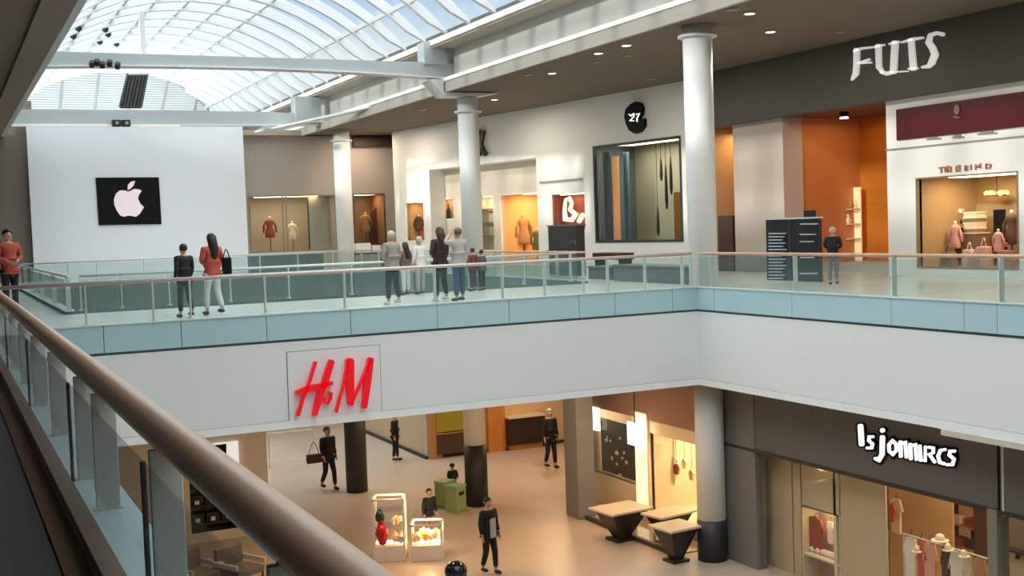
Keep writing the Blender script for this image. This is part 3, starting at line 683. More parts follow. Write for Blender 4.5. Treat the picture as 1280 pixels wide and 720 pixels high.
# merchandise behind the window
def blocky(name, label, cat, u0, u1, v0, v1, m, X=26.0, dep=.5, group=None, z0=None, parts=None):
    a = ax(u0, (v0 + v1) / 2, X).y; b = ax(u1, (v0 + v1) / 2, X).y; zt = ax((u0 + u1) / 2, v0, X).z; zb = ax((u0 + u1) / 2, v1, X).z if z0 is None else z0
    t = thing(name, label, cat, (X, (a + b) / 2, zb), 0, group); w = abs(a - b) / 2; h = zt - zb
    return t, w, h
zS = hX[2] + .0
def handbag(label, u, v, wpx, hpx, m, X=25.9, z0=None):
    c = ax(u, v, X); w = wpx / 1494 * 31; h = hpx / 1494 * 31
    t = thing('handbag', label, 'bag', (X, c.y, c.z if z0 is None else z0))
    bm = prism(BM(), [Vector((-.12, -w / 2, 0)), Vector((-.12, w / 2, 0)), Vector((-.12, w * .38, h * .68)), Vector((-.12, -w * .38, h * .68))], (.24, 0, 0)); bev(bm, .03)
    obj('bag_body', bm, m, t, smooth=False)
    obj('handle', tube(BM(), [(0, -w * .2 + w * .4 * i / 8 , h * .66 + h * .3 * math.sin(PI * i / 8)) for i in range(9)], .018, 8), m, t, smooth=True)
    obj('clasp', ball(BM(), (-.13, 0, h * .45), .03, sub=1), mat('clasp_gold', (200, 170, 110), .3, metal=.8), t)
    return t
def plinth(label, X, y, z0, w, d, h, m):
    t = thing('display_plinth', label, 'plinth', (X, y, z0)); obj('block', bev(bx(BM(), -d / 2, d / 2, -w / 2, w / 2, 0, h - .03), .01), m, t); obj('top_plate', bx(BM(), -d / 2 - .02, d / 2 + .02, -w / 2 - .02, w / 2 + .02, h - .03, h), mat('plate_cream', (230, 216, 196), .5), t); return t
pc = mat('plinth_taupe', (128, 100, 78), .7)
def zat(u, v, X=26.0): return ax(u, v, X).z
def yat(u, X=26.0, v=300): return ax(u, v, X).y
t = plinth('low taupe plinth at the left of the merchandise window', 26.2, yat(1166), zS, .62, .5, .35, pc)
handbag('cream slouchy handbag on the low taupe plinth', 1165, 318, 22, 26, ivory, 26.2, zS + .35)
form('pink coat on a tall form in the merchandise window', (26.1, yat(1191), zS), zat(1191, 276) - zS, pink, PI / 2)
t = plinth('tall narrow dark plinth behind the pink coat', 26.7, yat(1199, 26.7), zS, .5, .4, zat(1199, 283, 26.7) - zS, dbrown)
def vase(label, loc, k, m, fl=None):
    t = thing('flower_vase', label, 'vase', loc); obj('vase_body', lathe(BM(), [(.06 * k, 0), (.12 * k, .12 * k), (.09 * k, .26 * k), (.05 * k, .32 * k), (.06 * k, .36 * k)], n=14), m, t, smooth=True)
    bm = BM()
    for i in range(9): ball(bm, (random.uniform(-.14, .14) * k, random.uniform(-.14, .14) * k, (.45 + random.uniform(-.06, .14)) * k), .07 * k, sub=1, jit=.2)
    obj('blossoms', bm, fl or ivory, t); return t
vase('dark vase of pale blossoms on the tall dark plinth', (26.7, yat(1199, 26.7), zat(1199, 283, 26.7)), .9, charcoal)
vase('white vase beside the pink coat at the window back', (26.75, yat(1181, 26.75), zS + .9), .9, ivory, mat('blossom_mauve', (176, 140, 140), .7))
plinth('plinth under the white vase', 26.75, yat(1181, 26.75), zS, .35, .35, .9, pc)
for i in range(4):
    zz = zat(1219, 284, 26.6) + i * .15 - .15
    tt = thing('storage_box', ['bottom striped box of the stack in the merchandise window', 'second striped box up in the merchandise window stack', 'third box up in the merchandise window stack', 'topmost cream box of the merchandise window stack'][i], 'box', (26.6, yat(1219, 26.6), zz), 0, 'stacked boxes in the merchandise window')
    obj('box_body', bx(BM(), -.2, .2, -.22, .22, 0, .1), ivory if i % 2 else mat('box_olive', (140, 124, 92), .7), tt); obj('box_lid', bx(BM(), -.215, .215, -.235, .235, .1, .145), ivory, tt)
plinth('wide plinth under the stacked boxes', 26.6, yat(1219, 26.6), zS, .6, .5, zat(1219, 284, 26.6) - .15 - zS, pc)
handbag('white floral handbag at the middle of the merchandise window', 1212, 325, 20, 34, mat('floral_white', (226, 206, 196), .8, var=.35, scale=30), 26.0, zS)
handbag('pale pink tote beside the floral handbag', 1230, 325, 22, 40, mat('floral_pink', (216, 176, 170), .8, var=.3, scale=26), 26.0, zS)
handbag('large cream bag at the bottom left of the merchandise window', 1158, 328, 20, 26, ivory, 25.6, zS)
handbag('taupe bag in front of the pink coat', 1186, 330, 24, 30, pc, 25.55, zS)
handbag('dusty rose bag at the right bottom of the merchandise window', 1258, 328, 24, 34, mat('cloth_rose', (186, 130, 120), .8), 25.6, zS)
handbag('mauve patterned bag low in the middle of the window', 1221, 332, 26, 26, mat('pattern_mauve', (190, 160, 150), .8, var=.4, scale=24), 25.5, zS)
form('dusty pink jacket on a short form at the right of the window', (26.0, yat(1248), zS), zat(1248, 286) - zS, pink, PI / 2)
tt = thing('tall_chair', 'black high backed chair behind the dusty pink jacket', 'chair', (26.6, yat(1245, 26.6), zS))
obj('backrest', bev(bx(BM(), .12, .18, -.2, .2, .5, zat(1245, 262, 26.6) - zS), .02), black, tt); obj('seat', bev(bx(BM(), -.2, .2, -.22, .22, .45, .52), .02), black, tt)
for sx in (-.17, .17):
    for sy in (-.19, .19): obj('leg', bx(BM(), sx - .02, sx + .02, sy - .02, sy + .02, 0, .46), black, tt)
form('dark brown coat on a form at the right edge of the window', (26.3, yat(1265, 26.3), zS), zat(1265, 262, 26.3) - zS, dbrown, PI / 2)
tt = thing('chandelier', 'glowing amber chandelier inside the merchandise window', 'lamp', (26.8, yat(1247, 26.8), zat(1247, 246, 26.8)))
bm = BM()
for i in range(6): ball(bm, (.25 * math.cos(i), .3 * math.sin(i * 1.05), .1), .09, sub=1)
obj('lamp_shade', bm, mat('amber_glow', (255, 214, 130), .4, emit=1.5, ecol=(255, 206, 120)), tt); obj('stem', tube(BM(), [(0, 0, .1), (0, 0, hX[3] - zat(1247, 246, 26.8))], .015, 6), dbrown, tt)
obj('ring', lathe(BM(), [(.27, .02), (.31, .02), (.31, .06), (.27, .06)], n=20), dbrown, tt)
# orange shop display
yy = ax(1048, 300, 27.6).y
tt = thing('display_shelf', 'lit cream display stand against the orange wall', 'shelf', (27.9, yy, 0))
obj('back_board', bx(BM(), .2, .25, -.55, .45, 0, 2.75), mat('lit_cream', (255, 226, 180), .5, emit=.25), tt)
for k in range(4): obj('shelf', bx(BM(), -.15, .2, -.55, .45, .5 + k * .5, .53 + k * .5), warmwall, tt)
for k in range(5):
    b_ = thing('ornament', 'pale ornament on the lit stand against the orange wall', 'ornament', (27.85, yy - .4 + .18 * k, .53 + .5 * (3 - k % 3)), 0, 'ornaments on the lit stand')
    obj('ornament_body', lathe(BM(), [(.05, 0), (.1, .1), (.04, .25), (.06, .32)], n=10), ivory if k % 2 else tan, b_, smooth=True)
# floor plinth steps inside orange shop
struct('trim_87', bx(BM(), 26.6, 28.4, yO0, yO1 + .2, 0, .25), mat('shop_step', (206, 192, 172), .5))
# downlight hanging under the soffit
q = az(1055, 140, 5.05)
tt = thing('track_spotlight', 'black cylinder spotlight hanging under the dark soffit', 'spotlight', ax(1055, 146, 25.9))
obj('lamp_housing', lathe(BM(), [(.13, 0), (.14, .38)], n=18), black, tt); obj('lens', lathe(BM(), [(.15, -.06), (.12, 0)], n=18), litwhite, tt)
obj('stem', tube(BM(), [(0, 0, .36), (0, 0, 5.07 - ax(1055, 146, 25.9).z)], .02, 6), black, tt)
# ceiling downlights
for i, (u, v) in enumerate([(748, 66), (785, 69), (690, 91), (813, 98), (862, 34), (915, 11), (937, 16), (1051, 39), (963, 39), (528, 137), (618, 124), (744, 77), (783, 56), (660, 93)]):
    q = az(u, v, 6.995)
    if q.x < 17.8: continue
    if q.x > 24.6: q.x = 24.6
    tt = thing('ceiling_downlight', 'small round downlight in the brown ceiling', 'ceiling light', (q.x, q.y, 6.97), 0, 'downlights in the brown ceiling')
    obj('trim_ring', lathe(BM(), [(.17, 0), (.17, .03)], n=20), mat('ring_taupe', (150, 138, 120), .5), tt)
    obj('lens', lathe(BM(), [(.13, -.012), (.13, 0)], n=20), lampsoft if i % 2 == 0 else mat('lens_off', (150, 136, 114), .4), tt)

# ================================================================== RED LETTER SIGN ON THE BRIDGE
s = thing('letter_sign', 'large red brush style letters on the square board of the white fascia', 'sign', (7.98, FY - .03, -2.2))
c4 = [ay(358, 440, FY - .015), ay(475, 430.5, FY - .015), ay(477.5, 519.5, FY - .015), ay(361.5, 534, FY - .015)]
obj('board_edge', prism(BM(), c4, (0, .015, 0)), seam, s, True)
ins = [q.lerp(sum(c4, Vector()) / 4, .012) + Vector((0, -.004, 0)) for q in c4]
obj('board', prism(BM(), ins, (0, .019, 0)), white, s, True)
f = lambda u, v: ay(u, v, FY - .16); o_ = (0, .12, 0)
def strokes(parent, name, lst, m):
    bm = BM()
    for q, w_ in lst: ribbon(bm, q, w_, f, o_)
    obj(name, bm, m, parent, True)
strokes(s, 'letter_h', [([(395, 453), (388, 476), (380, 497), (373, 519)], [3.5, 3, 3, 4.5]), ([(371, 491), (384, 487), (400, 483), (415, 479)], [4, 8, 7, 5]), ([(415, 452), (408, 474), (400, 497), (394, 518)], [7, 8, 8, 6])], red)
strokes(s, 'ampersand', [([(411, 490), (415, 492), (414, 499), (410, 505), (406, 502), (408, 497)], [2.2, 2.6, 2.4, 2.2, 2, 2])], red)
strokes(s, 'letter_m', [([(436, 454), (429, 485), (421, 515)], [2.5, 2.5, 3]), ([(438, 451), (438, 475), (439, 505)], [10, 10, 7]), ([(441, 503), (452, 478), (463, 452)], [2.5, 2.6, 4]), ([(464, 449), (460, 480), (456, 509)], [7, 8, 6.5])], red)

# ================================================================== UPPER FLOOR FURNITURE
# directory
q = az(990, 357, 0); rzd = 0
tt = thing('directory_totem', 'black mall directory board with pale text lines by the right railing', 'information board', (22.0, q.y * 22.0 / q.x, 0))
Yd = q.y * 22.0 / q.x
fd = lambda u, v: ax(u, v, 21.93)
y0, y1 = ax(1024, 320, 22).y, ax(958, 320, 22).y
obj('board', bev(bx(BM(), 22.0, 22.12, y0, y1, 0, ax(990, 274, 22).z), .015), dark, tt, True)
obj('top_cap', bx(BM(), 21.97, 22.15, y0 - .03, y1 + .03, ax(990, 274, 22).z, ax(990, 272, 22).z), greypost, tt, True)
obj('centre_joint', bx(BM(), 21.99, 22.01, (y0 + y1) / 2 + .05, (y0 + y1) / 2 + .1, 0, ax(990, 274, 22).z), mat('joint_mid', (60, 64, 66), .5), tt, True)
for pane_, (ua, ub, vs) in enumerate([(961, 981, list(range(292, 357, 4))), (1000, 1020, [280, 293, 302, 318, 322, 342, 354])]):
    bm = BM()
    for k, v in enumerate(vs):
        e = ub - (k * 7 % 5) * 1.2; ribbon(bm, [(ua, v), (e, v)], 1.6, fd, (.06, 0, 0))
    obj('text_lines', bm, mat('text_pale', (176, 190, 200), .5), tt, True)
tt = thing('small_sign_board', 'small black sign board standing behind the mall directory', 'sign', (23.6, ax(1012, 300, 23.6).y, 0))
obj('board', bx(BM(), 0, .05, -.25, .25, 1.3, ax(1012, 263, 23.6).z), dark, tt); obj('post', bx(BM(), 0, .04, -.02, .02, 0, 1.35), dark, tt); obj('foot', lathe(BM(), [(.2, 0), (.2, .03)], n=16), dark, tt)
# black kiosk box with shelf, grey counters
Yk = 35.0
def kiosk(name, label, u0, u1, v0, X, z0=0, m=dark, dep=.9):
    y0, y1 = ax(u1, 320, X).y, ax(u0, 320, X).y; zt = ax((u0 + u1) / 2, v0, X).z
    t = thing(name, label, 'kiosk' if name == 'kiosk' else 'counter', (X + dep / 2, (y0 + y1) / 2, z0)); obj('cabinet', bev(bx(BM(), X, X + dep, y0, y1, z0, zt - .05), .015), m, t, True)
    obj('counter_top', bx(BM(), X - .04, X + dep + .04, y0 - .04, y1 + .04, zt - .05, zt), mat('counter_edge', (112, 108, 102), .4), t, True)
    return t, y0, y1, zt
t, y0, y1, zt = kiosk('kiosk', 'tall black kiosk cabinet in front of the red lit niche', 686, 721, 281, 20.4, 0, mat('kiosk_black', (50, 48, 44), .5), .35)
obj('shelf_band', bx(BM(), 20.3, 20.4, y0, y1, ax(708, 318, 20.4).z, ax(708, 313, 20.4).z), dbrown, t, True)
bm = BM(); fk = lambda u, v: ax(u, v, 20.38)
ribbon(bm, [(712, 301), (712, 304)], 1, fk, (.02, 0, 0)); ribbon(bm, [(714, 302), (719, 301), (719, 305)], 1, fk, (.02, 0, 0)); obj('small_mark', bm, mat('mark_grey', (120, 116, 108), .5), t, True)
cgrey = mat('counter_grey', (98, 106, 108), .5)
t, *_ = kiosk('service_counter', 'long grey service counter behind the bridge railing near the corner', 766, 858, 332, 19.3, 0, cgrey, .8)
t, *_ = kiosk('service_counter', 'lower grey service counter left of the long counter', 735, 763, 333, 19.6, 0, mat('counter_grey_dark', (84, 92, 94), .5), .8)
tt = thing('bench_seat', 'dark brown bench in front of the tall green window', 'bench', (22.2, ax(770, 320, 22.2).y, 0))
ya, yb = ax(784, 318, 22.2).y, ax(749, 318, 22.2).y; c_ = (ya + yb) / 2; yc = ax(770, 320, 22.2).y
obj('seat', bev(bx(BM(), -.3, .3, ya - yc, yb - yc, .5, .75), .03), dbrown, tt)
for k in (ya - yc + .15, yb - yc - .15): obj('leg', bx(BM(), -.25, .25, k - .05, k + .05, 0, .5), black, tt)
# white boxes on a dark table near the far column
q = az(462, 330, 0)
tt = thing('display_table', 'dark display table carrying two white boxes beside the farthest column', 'table', (18.4, 59.6, 0))
ct = ay(458, 316, 59.6); obj('table_top', bx(BM(), -.9 + ct.x - 18.4, 1.0 + ct.x - 18.4, -.4, .4, ct.z - .07, ct.z), black, tt)
for sx in (-.75, .85): obj('leg', bx(BM(), ct.x - 18.4 + sx - .04, ct.x - 18.4 + sx + .04, -.3, .3, 0, ct.z - .07), charcoal, tt)
for (ua, ub, va, lb) in ((444, 462, 304, 'larger white box on the dark table beside the farthest column'), (464, 474, 307, 'smaller white box on the dark table beside the farthest column')):
    a, b = ay(ua, 310, 59.5), ay(ub, 310, 59.5); zt = ay((ua + ub) / 2, va, 59.5).z
    bxo = thing('display_box', lb, 'box', ((a.x + b.x) / 2, 59.5, ct.z)); w_ = (b.x - a.x) / 2
    obj('box_body', bev(bx(BM(), -w_, w_, -.2, .2, 0, zt - ct.z), .01), white, bxo); obj('lid_line', bx(BM(), -w_ - .005, w_ + .005, -.205, .205, (zt - ct.z) * .75, (zt - ct.z) * .78), greypost, bxo)
# planter hedge strip behind glass on the left of far counters
tt = thing('service_counter', 'low grey green counter on the far walkway left of the farthest column', 'counter', (15.0, 57.2, 0))
obj('cabinet', bx(BM(), -1.6, 2.0, -.3, .3, 0, .85), cgrey, tt); obj('counter_top', bx(BM(), -1.7, 2.1, -.35, .35, .85, .9), greypost, tt)

# ================================================================== LOWER FLOOR
XS = 19.3; XP = 17.9
seg1 = Seg((XS, 27.3), (XS, 35.0))
py0 = seg1.px(730, 600)[0]
hw1 = seg1.rect(812, 871, 545, 655)
h1top = ax(800, 545, XS).z
zsill = LOW + .35
hw1 = (.25, seg1.px(813, 600)[0], zsill, ax(840, 548, XS).z)
hwp = (seg1.px(801, 600)[0], seg1.px(737, 600)[0], LOW + 1.0, -4.2)
struct('wall_right', wall(seg1, LOW, -2.5, .15, [hw1, hwp]), warmwall)
struct('trim_88', bx(BM(), XS - .06, XS + .02, 27.3, 35, ax(800, 522, XS).z, -2.5), mat('bulkhead_brown', (150, 118, 98), .7))
struct('wall_right', bx(BM(), XP - .3, XP + .3, 32.55, 33.4, LOW, -2.5), mat('pillar_grey', (134, 132, 130), .6))
struct('trim_89', bx(BM(), XP - .12, XP, 27.7, 32.5, LOW, LOW + .12), mat('sill_dark', (60, 52, 46), .4))
struct('wall_right', bx(BM(), XS + .15, 31, 34.7, 35.0, LOW, -2.5), greige)
niche('shop_window', 'lit display window behind the large lower column with hanging goods', seg1, hw1, 3.0, warmwall, light=100, lcol=(255, 232, 196))
niche('shop_window', 'lit left bay of the lower right shop front behind the tapered tables', seg1, hwp, 1.6, warmwall, light=55, lcol=(255, 220, 165))
# lit pier and lamp boxes
tt = thing('lightbox', 'tall cream lit pier between the two lower display windows', 'lightbox', (XS - .08, seg1.at(seg1.px(806, 600)[0], 0, 0).y, LOW + .2))
obj('lit_panel', bx(BM(), -.03, .03, -.32, .34, .1, 3.15), mat('lit_pier', (255, 240, 206), .5, emit=.8, ecol=(255, 232, 190)), tt); obj('frame', bx(BM(), -.01, .07, -.36, .38, .05, 3.2), warmwall, tt)
for lb, (ua, ub, va, vb) in (('bright white hanging lightbox in front of the lit pier', (785, 803, 529, 557)), ('glowing white wall panel beside the grey lower pillar', (736, 749, 509, 537))):
    X_ = XS - .35 if ua > 760 else XS - .1
    a, b = ax(ua, va, X_), ax(ub, vb, X_)
    zt = ax((ua + ub) / 2, va, X_).z; zb = ax((ua + ub) / 2, vb, X_).z
    tt = thing('lightbox', lb, 'lightbox', (X_, (a.y + b.y) / 2, zb))
    w_ = abs(a.y - b.y) / 2
    obj('lit_panel', bx(BM(), -.04, .04, -w_, w_, 0, zt - zb), mat('lit_box', (255, 250, 236), .5, emit=1.6, ecol=(255, 246, 226)), tt)
    if ua > 760: obj('hanger', tube(BM(), [(0, 0, zt - zb), (0, 0, -2.5 - zb)], .02, 6), charcoal, tt)
    else: obj('bracket', bx(BM(), .04, .1, -w_ * .5, w_ * .5, .1, .3), charcoal, tt)
# poster wall panel (dark with white ornaments)
a, b = ax(753, 570, XS + .35), ax(796, 570, XS + .35)
X_ = XS + .35; zt, zb = ax(772, 527, X_).z, ax(772, 610, X_).z
tt = thing('display_board', 'dark brown display board with white paper ornaments in the lower window', 'display board', (X_, (a.y + b.y) / 2, zb)); w_ = abs(a.y - b.y) / 2
obj('board', bx(BM(), -.03, .03, -w_, w_, 0, zt - zb), mat('board_brown', (58, 42, 34), .6, var=.3, scale=6), tt); obj('mount', bx(BM(), .03, 1.2, -.05, .05, .5, .6), charcoal, tt)
for u, v, r in [(758, 550, 4), (763, 551, 3), (775, 548, 3), (771, 566, 5), (765, 573, 3.5), (778, 573, 3), (783, 578, 4), (771, 580, 3.5), (775, 594, 5), (780, 566, 3), (759, 546, 2), (786, 552, 2.5)]:
    q = ax(u, v, X_ - .06); o = thing('paper_ornament', 'white paper ornament on the dark display board', 'ornament', q, 0, 'paper ornaments on the dark board')
    obj('paper', ball(BM(), (0, 0, 0), r / 1494 * 36 * .9, .35, 1, .8, sub=1, jit=.25), ivory, o)
# hanging goods in the second window
hang = [(828, 578, 9, ivory), (834, 590, 16, ivory), (833, 605, 10, ivory), (845, 572, 9, ivory), (847, 583, 12, brick), (844, 595, 12, ivory), (857, 576, 12, ivory), (866, 590, 12, mat('cloth_beige', (214, 190, 150), .8)), (838, 571, 6, brick)]
for i, (u, v, s_, m_) in enumerate(hang):
    q = ax(u, v, XS + .9); s2 = s_ / 1494 * 34
    o = thing('hanging_garment', ('ivory' if m_ is ivory else 'brick red' if m_ is brick else 'beige') + ' small garment hanging in the lower display window', 'clothing', q, PI / 2, 'garments hanging in the lower display window')
    bm = prism(BM(), [Vector((-.5 * s2, 0, -.1 * s2)), Vector((-.35 * s2, 0, -.3 * s2)), Vector((-.28 * s2, 0, -.9 * s2)), Vector((.28 * s2, 0, -.9 * s2)), Vector((.35 * s2, 0, -.3 * s2)), Vector((.5 * s2, 0, -.1 * s2)), Vector((.15 * s2, 0, .3 * s2)), Vector((-.15 * s2, 0, .3 * s2))], (0, .08, 0)); bev(bm, .015, 1)
    obj('cloth', bm, m_, o); obj('hanger_cord', tube(BM(), [(0, .04, .3 * s2), (0, .04, hw1[3] - q.z)], .008, 5), charcoal, o)
for i, (u, lab, m_) in enumerate([(832, 'taupe dressed form standing under the hanging garments', pc), (845, 'beige dressed form right of the taupe form in the lower window', tan)]):
    q = ax(u, 600, XS + 1.4); form(lab, (q.x, q.y, zsill), 2.2, m_, PI / 2)
# tapered tables standing at the shop front
tabtop = mat('table_cream', (224, 204, 174), .35); tabbody = mat('table_espresso', (48, 38, 32), .4)
def taper_table(label, u, v, w, d, h=.95, rz=0, z0=LOW):
    q = az(u, v, z0 + h); t = thing('tapered_table', label, 'table', (q.x, q.y, z0), rz)
    obj('table_top', bev(bx(BM(), -w / 2, w / 2, -d / 2, d / 2, h - .07, h), .02), tabtop, t)
    bm = BM(); a = [bm.verts.new((sx * w * .42, sy * d * .42, h - .07)) for sx, sy in ((-1, -1), (1, -1), (1, 1), (-1, 1))]; b = [bm.verts.new((sx * w * .13, sy * d * .13, .08)) for sx, sy in ((-1, -1), (1, -1), (1, 1), (-1, 1))]
    bm.faces.new(a); bm.faces.new(b[::-1])
    for i in range(4): bm.faces.new((a[i], b[i], b[(i + 1) % 4], a[(i + 1) % 4]))
    obj('tapered_body', bm, tabbody, t); obj('foot', bev(bx(BM(), -w * .25, w * .25, -d * .25, d * .25, 0, .08), .01), tabbody, t)
    return t
t1 = taper_table('tapered dark table with cream top below the dark display board', 776, 634, 1.5, 1.2, .95, .1)
o = thing('small_ornament', 'tiny green leaf ornament on the first tapered table', 'ornament', (t1.location.x - .1, t1.location.y, LOW + 1.05)) if False else None
t2 = taper_table('tapered dark table with cream top beside the large lower column', 844, 656, 1.1, 1.0, 1.0, .1)
t3 = taper_table('smaller table farther back between the two tapered tables', 836, 639, 1.4, .9, .9, .2)
glo = tag(obj('floor_plate', bx(BM(), 17.95, 19.25, 27.6, 32.4, LOW, LOW + .035), mat('plate_gloss', (150, 132, 110), .08, coat=.5)), 'glossy low floor plate under the tapered tables behind the dark sill', 'platform')

# grey lower shop front with the black-backed letters
XJ = 18.95
segJ = Seg((XJ, 4), (XJ, 27.3))
zh = -4.2
hj = (1.0, segJ.px(962, 600)[0] + 1.0, LOW + .12, zh)
struct('wall_right', bx(BM(), XJ, XJ + .25, 4, 27.3, zh, -2.5), greyfront)
struct('wall_right', bx(BM(), XJ - .02, XJ + .3, segJ.at(segJ.px(945, 600)[0], 0, 0).y, 27.3, LOW, -2.5), mat('pier_greige', (120, 116, 112), .6))
yr0, yr1 = ax(1247, 600, XJ).y, ax(1235, 600, XJ).y
struct('wall_right', bx(BM(), XJ - .04, XJ + .3, yr0, yr1, LOW, zh + .0), mat('pillar_sage', (128, 124, 112), .5))
struct('trim_90', bx(BM(), XJ - .01, XJ + .02, ax(1248, 560, XJ).y - .03, ax(1248, 560, XJ).y + .03, -4.3, -2.5), black)
struct('trim_91', bx(BM(), XJ - .015, XJ + .02, ax(1253, 560, XJ).y - .03, ax(1253, 560, XJ).y + .02, -4.3, -2.5), greypost)
struct('trim_92', bx(BM(), XJ - .03, XJ + .28, 4, 27.3, zh - .08, zh), mat('header_dark', (56, 46, 40), .5))
struct('trim_93', bx(BM(), FX - .05, FX + .35, 8, ax(1178, 530, FX).y, -2.62, -2.5), mat('pale_soffit_lip', (200, 196, 180), .5))
bm = bx(BM(), XJ + .08, XJ + .1, 4, ax(945, 600, XJ).y, LOW, zh - .08)
gj = tag(obj('shop_glazing', bm, shopglass), 'clear glass front of the lower right shop under the white lowercase letters', 'window')
# beige back panels with joints and niche
XB = XJ + .55
pw_ = thing('panel_wall', 'beige panelled display wall behind the glass of the lower right shop', 'wall panelling', (XB, 22, LOW))
pz = [(945, 990), (991, 1001), (1002, 1049), (1050, 1107)]
for i, (ua, ub) in enumerate(pz):
    y1_, y0_ = ax(ua, 620, XB).y, ax(ub, 620, XB).y
    if i == 2:
        zn = ax(1025, 639, XB).z
        bm = bx(BM(), XB, XB + .06, y0_ + .015, y1_ - .015, zn, -2.6); obj('display_panel', bm, beigepanel, pw_, True)
        nb = thing('display_niche', 'open niche with a red brown jacket in the beige panel wall', 'display', (XB, (y0_ + y1_) / 2, LOW))
        obj('niche_back', bx(BM(), XB + .5, XB + .55, y0_, y1_, LOW, zn), beigepanel, nb, True)
        bm = BM(); bx(bm, XB, XB + .5, y0_ - .01, y0_ + .02, LOW, zn); bx(bm, XB, XB + .5, y1_ - .02, y1_ + .01, LOW, zn); bx(bm, XB, XB + .5, y0_, y1_, zn, zn + .03); obj('niche_shell', bm, warmwall, nb, True)
        obj('niche_shelf', bx(BM(), XB + .02, XB + .5, y0_, y1_, zn - 1.25, zn - 1.2), warmwall, nb, True)
        area('shop_lamp', (XB + .25, (y0_ + y1_) / 2, zn - .03), .3, .8, 8, (255, 220, 180))
        nich = (y0_, y1_, zn)
    else:
        lb = ['widest beige panel beside the lower grey pier', 'narrow beige panel strip left of the niche', '', 'plain beige panel right of the niche'][i]
        obj('display_panel', bx(BM(), XB, XB + .06, y0_ + .015, y1_ - .015, LOW, -2.6), beigepanel, pw_, True)
struct('wall_right', bx(BM(), XB + .06, XB + .1, ax(1107, 620, XB).y, ax(945, 620, XB).y, ax(1025, 639, XB).z + .02, -2.6), dbrown)
XI = XJ + 2.2
y_b, y_a = ax(1106, 620, XB).y, ax(1190, 620, XI).y
tag(obj('backdrop_wall', bx(BM(), XI, XI + .06, y_a, y_b + 1.65, LOW, -2.6), mat('tan_panel', (206, 172, 128), .6)), 'tan panel wall behind the hanging garments of the lower right shop', 'wall panelling')
struct('wall_right', bx(BM(), XI + 3, XI + 3.2, 4, 27, LOW, -2.5), mat('deep_shop_wall', (190, 150, 108), .6))
struct('wall_right', bx(BM(), XB, XI + 3, y_b + 1.7, y_b + 1.8, LOW, -2.5), warmwall)
for yl in (9, 12.5, 16, 19.5):
    area('shop_lamp', (XJ + 1.3, yl, -2.62), .8, 2.2, 95, (255, 218, 165))
    tt = thing('ceiling_panel_light', 'warm ceiling light panel inside the lower right shop', 'ceiling light', (XJ + 1.3, yl, -2.6), 0, 'ceiling light panels in the lower right shop')
    obj('diffuser', bx(BM(), -.35, .35, -.9, .9, .02, .05), lampwarm, tt); obj('frame', bx(BM(), -.4, .4, -.95, .95, .05, .095), greypost, tt)
area('shop_lamp', (XJ + .3, 22, -2.62), .25, 4.5, 75, (255, 222, 178))
def hung(label, X, u, v, wpx, hpx, m, group=None, depth=28):
    """garment on a hanger, hook upward, facing the shop front"""
    q = ax(u, v, X); w = wpx / 1494 * depth; h = hpx / 1494 * depth
    t = thing('hanging_garment', label, 'clothing', q, -PI / 2, group)
    pts = [(-.5, -.32), (-.42, -.36), (-.3, -.18), (-.33, -1), (-.15, -.97), (0, -1.02), (.18, -.97), (.33, -1), (.3, -.18), (.42, -.36), (.5, -.32), (.3, .0), (.1, .04), (0, -.02), (-.1, .04), (-.3, .0)]
    bm = prism(BM(), [Vector((x * w, 0, z * h)) for x, z in pts], (0, .07, 0)); bev(bm, .012, 1); obj('cloth', bm, m, t)
    obj('hanger', tube(BM(), [(-.28 * w, .03, .0), (0, .03, .05 * h), (.28 * w, .03, 0)], .012, 6), charcoal, t)
    obj('hook', tube(BM(), [(0, .03, .05 * h), (0, .03, .14 * h), (.03, .03, .18 * h), (.05, .03, .14 * h)], .008, 6), charcoal, t)
    return t
hung('red brown jacket hanging in the open niche', XB + .2, 1018, 648, 38, 44, brick)
hung('small ivory top hanging at the right of the open niche', XB + .3, 1037, 652, 16, 30, ivory)
for i in range(7):
    q = ax(1004 + i * 6.5, 686 - (i % 2) * 6, XB + .25)
    o = thing('folded_cloth', 'pale crumpled cloth on the shelf of the open niche', 'clothing', (XB + .25, q.y, nich[2] - 1.2), 0, 'crumpled cloths on the niche shelf')
    obj('cloth_fold', ball(BM(), (0, 0, .08), .1, 1, 1.1, .8, sub=2, jit=.2), ivory, o)
hung('ivory and red scarf hung high on the tan panel', XI - .2, 1119, 624, 24, 46, ivory)
hung('short red vest hung over the ivory scarf', XI - .32, 1114, 632, 14, 22, mat('cloth_red', (196, 92, 70), .8))
rk = thing('clothes_rail', 'clothes rail across the lower right shop window bottom', 'clothes rail', (XJ + .9, ax(1180, 690, XJ + .9).y, LOW))
yA_, yB_ = ax(1236, 690, XJ + .9).y, ax(1130, 690, XJ + .9).y; zr = ax(1180, 682, XJ + .9).z - LOW; yc = ax(1180, 690, XJ + .9).y
obj('rail', tube(BM(), [(0, yA_ - yc, zr), (0, yB_ - yc, zr)], .02, 8), greypost, rk)
for k in (yA_, yB_): obj('upright', tube(BM(), [(0, k - yc, 0), (0, k - yc, zr)], .02, 8), greypost, rk); obj('foot', bx(BM(), -.25, .25, k - yc - .03, k - yc + .03, 0, .03), greypost, rk)
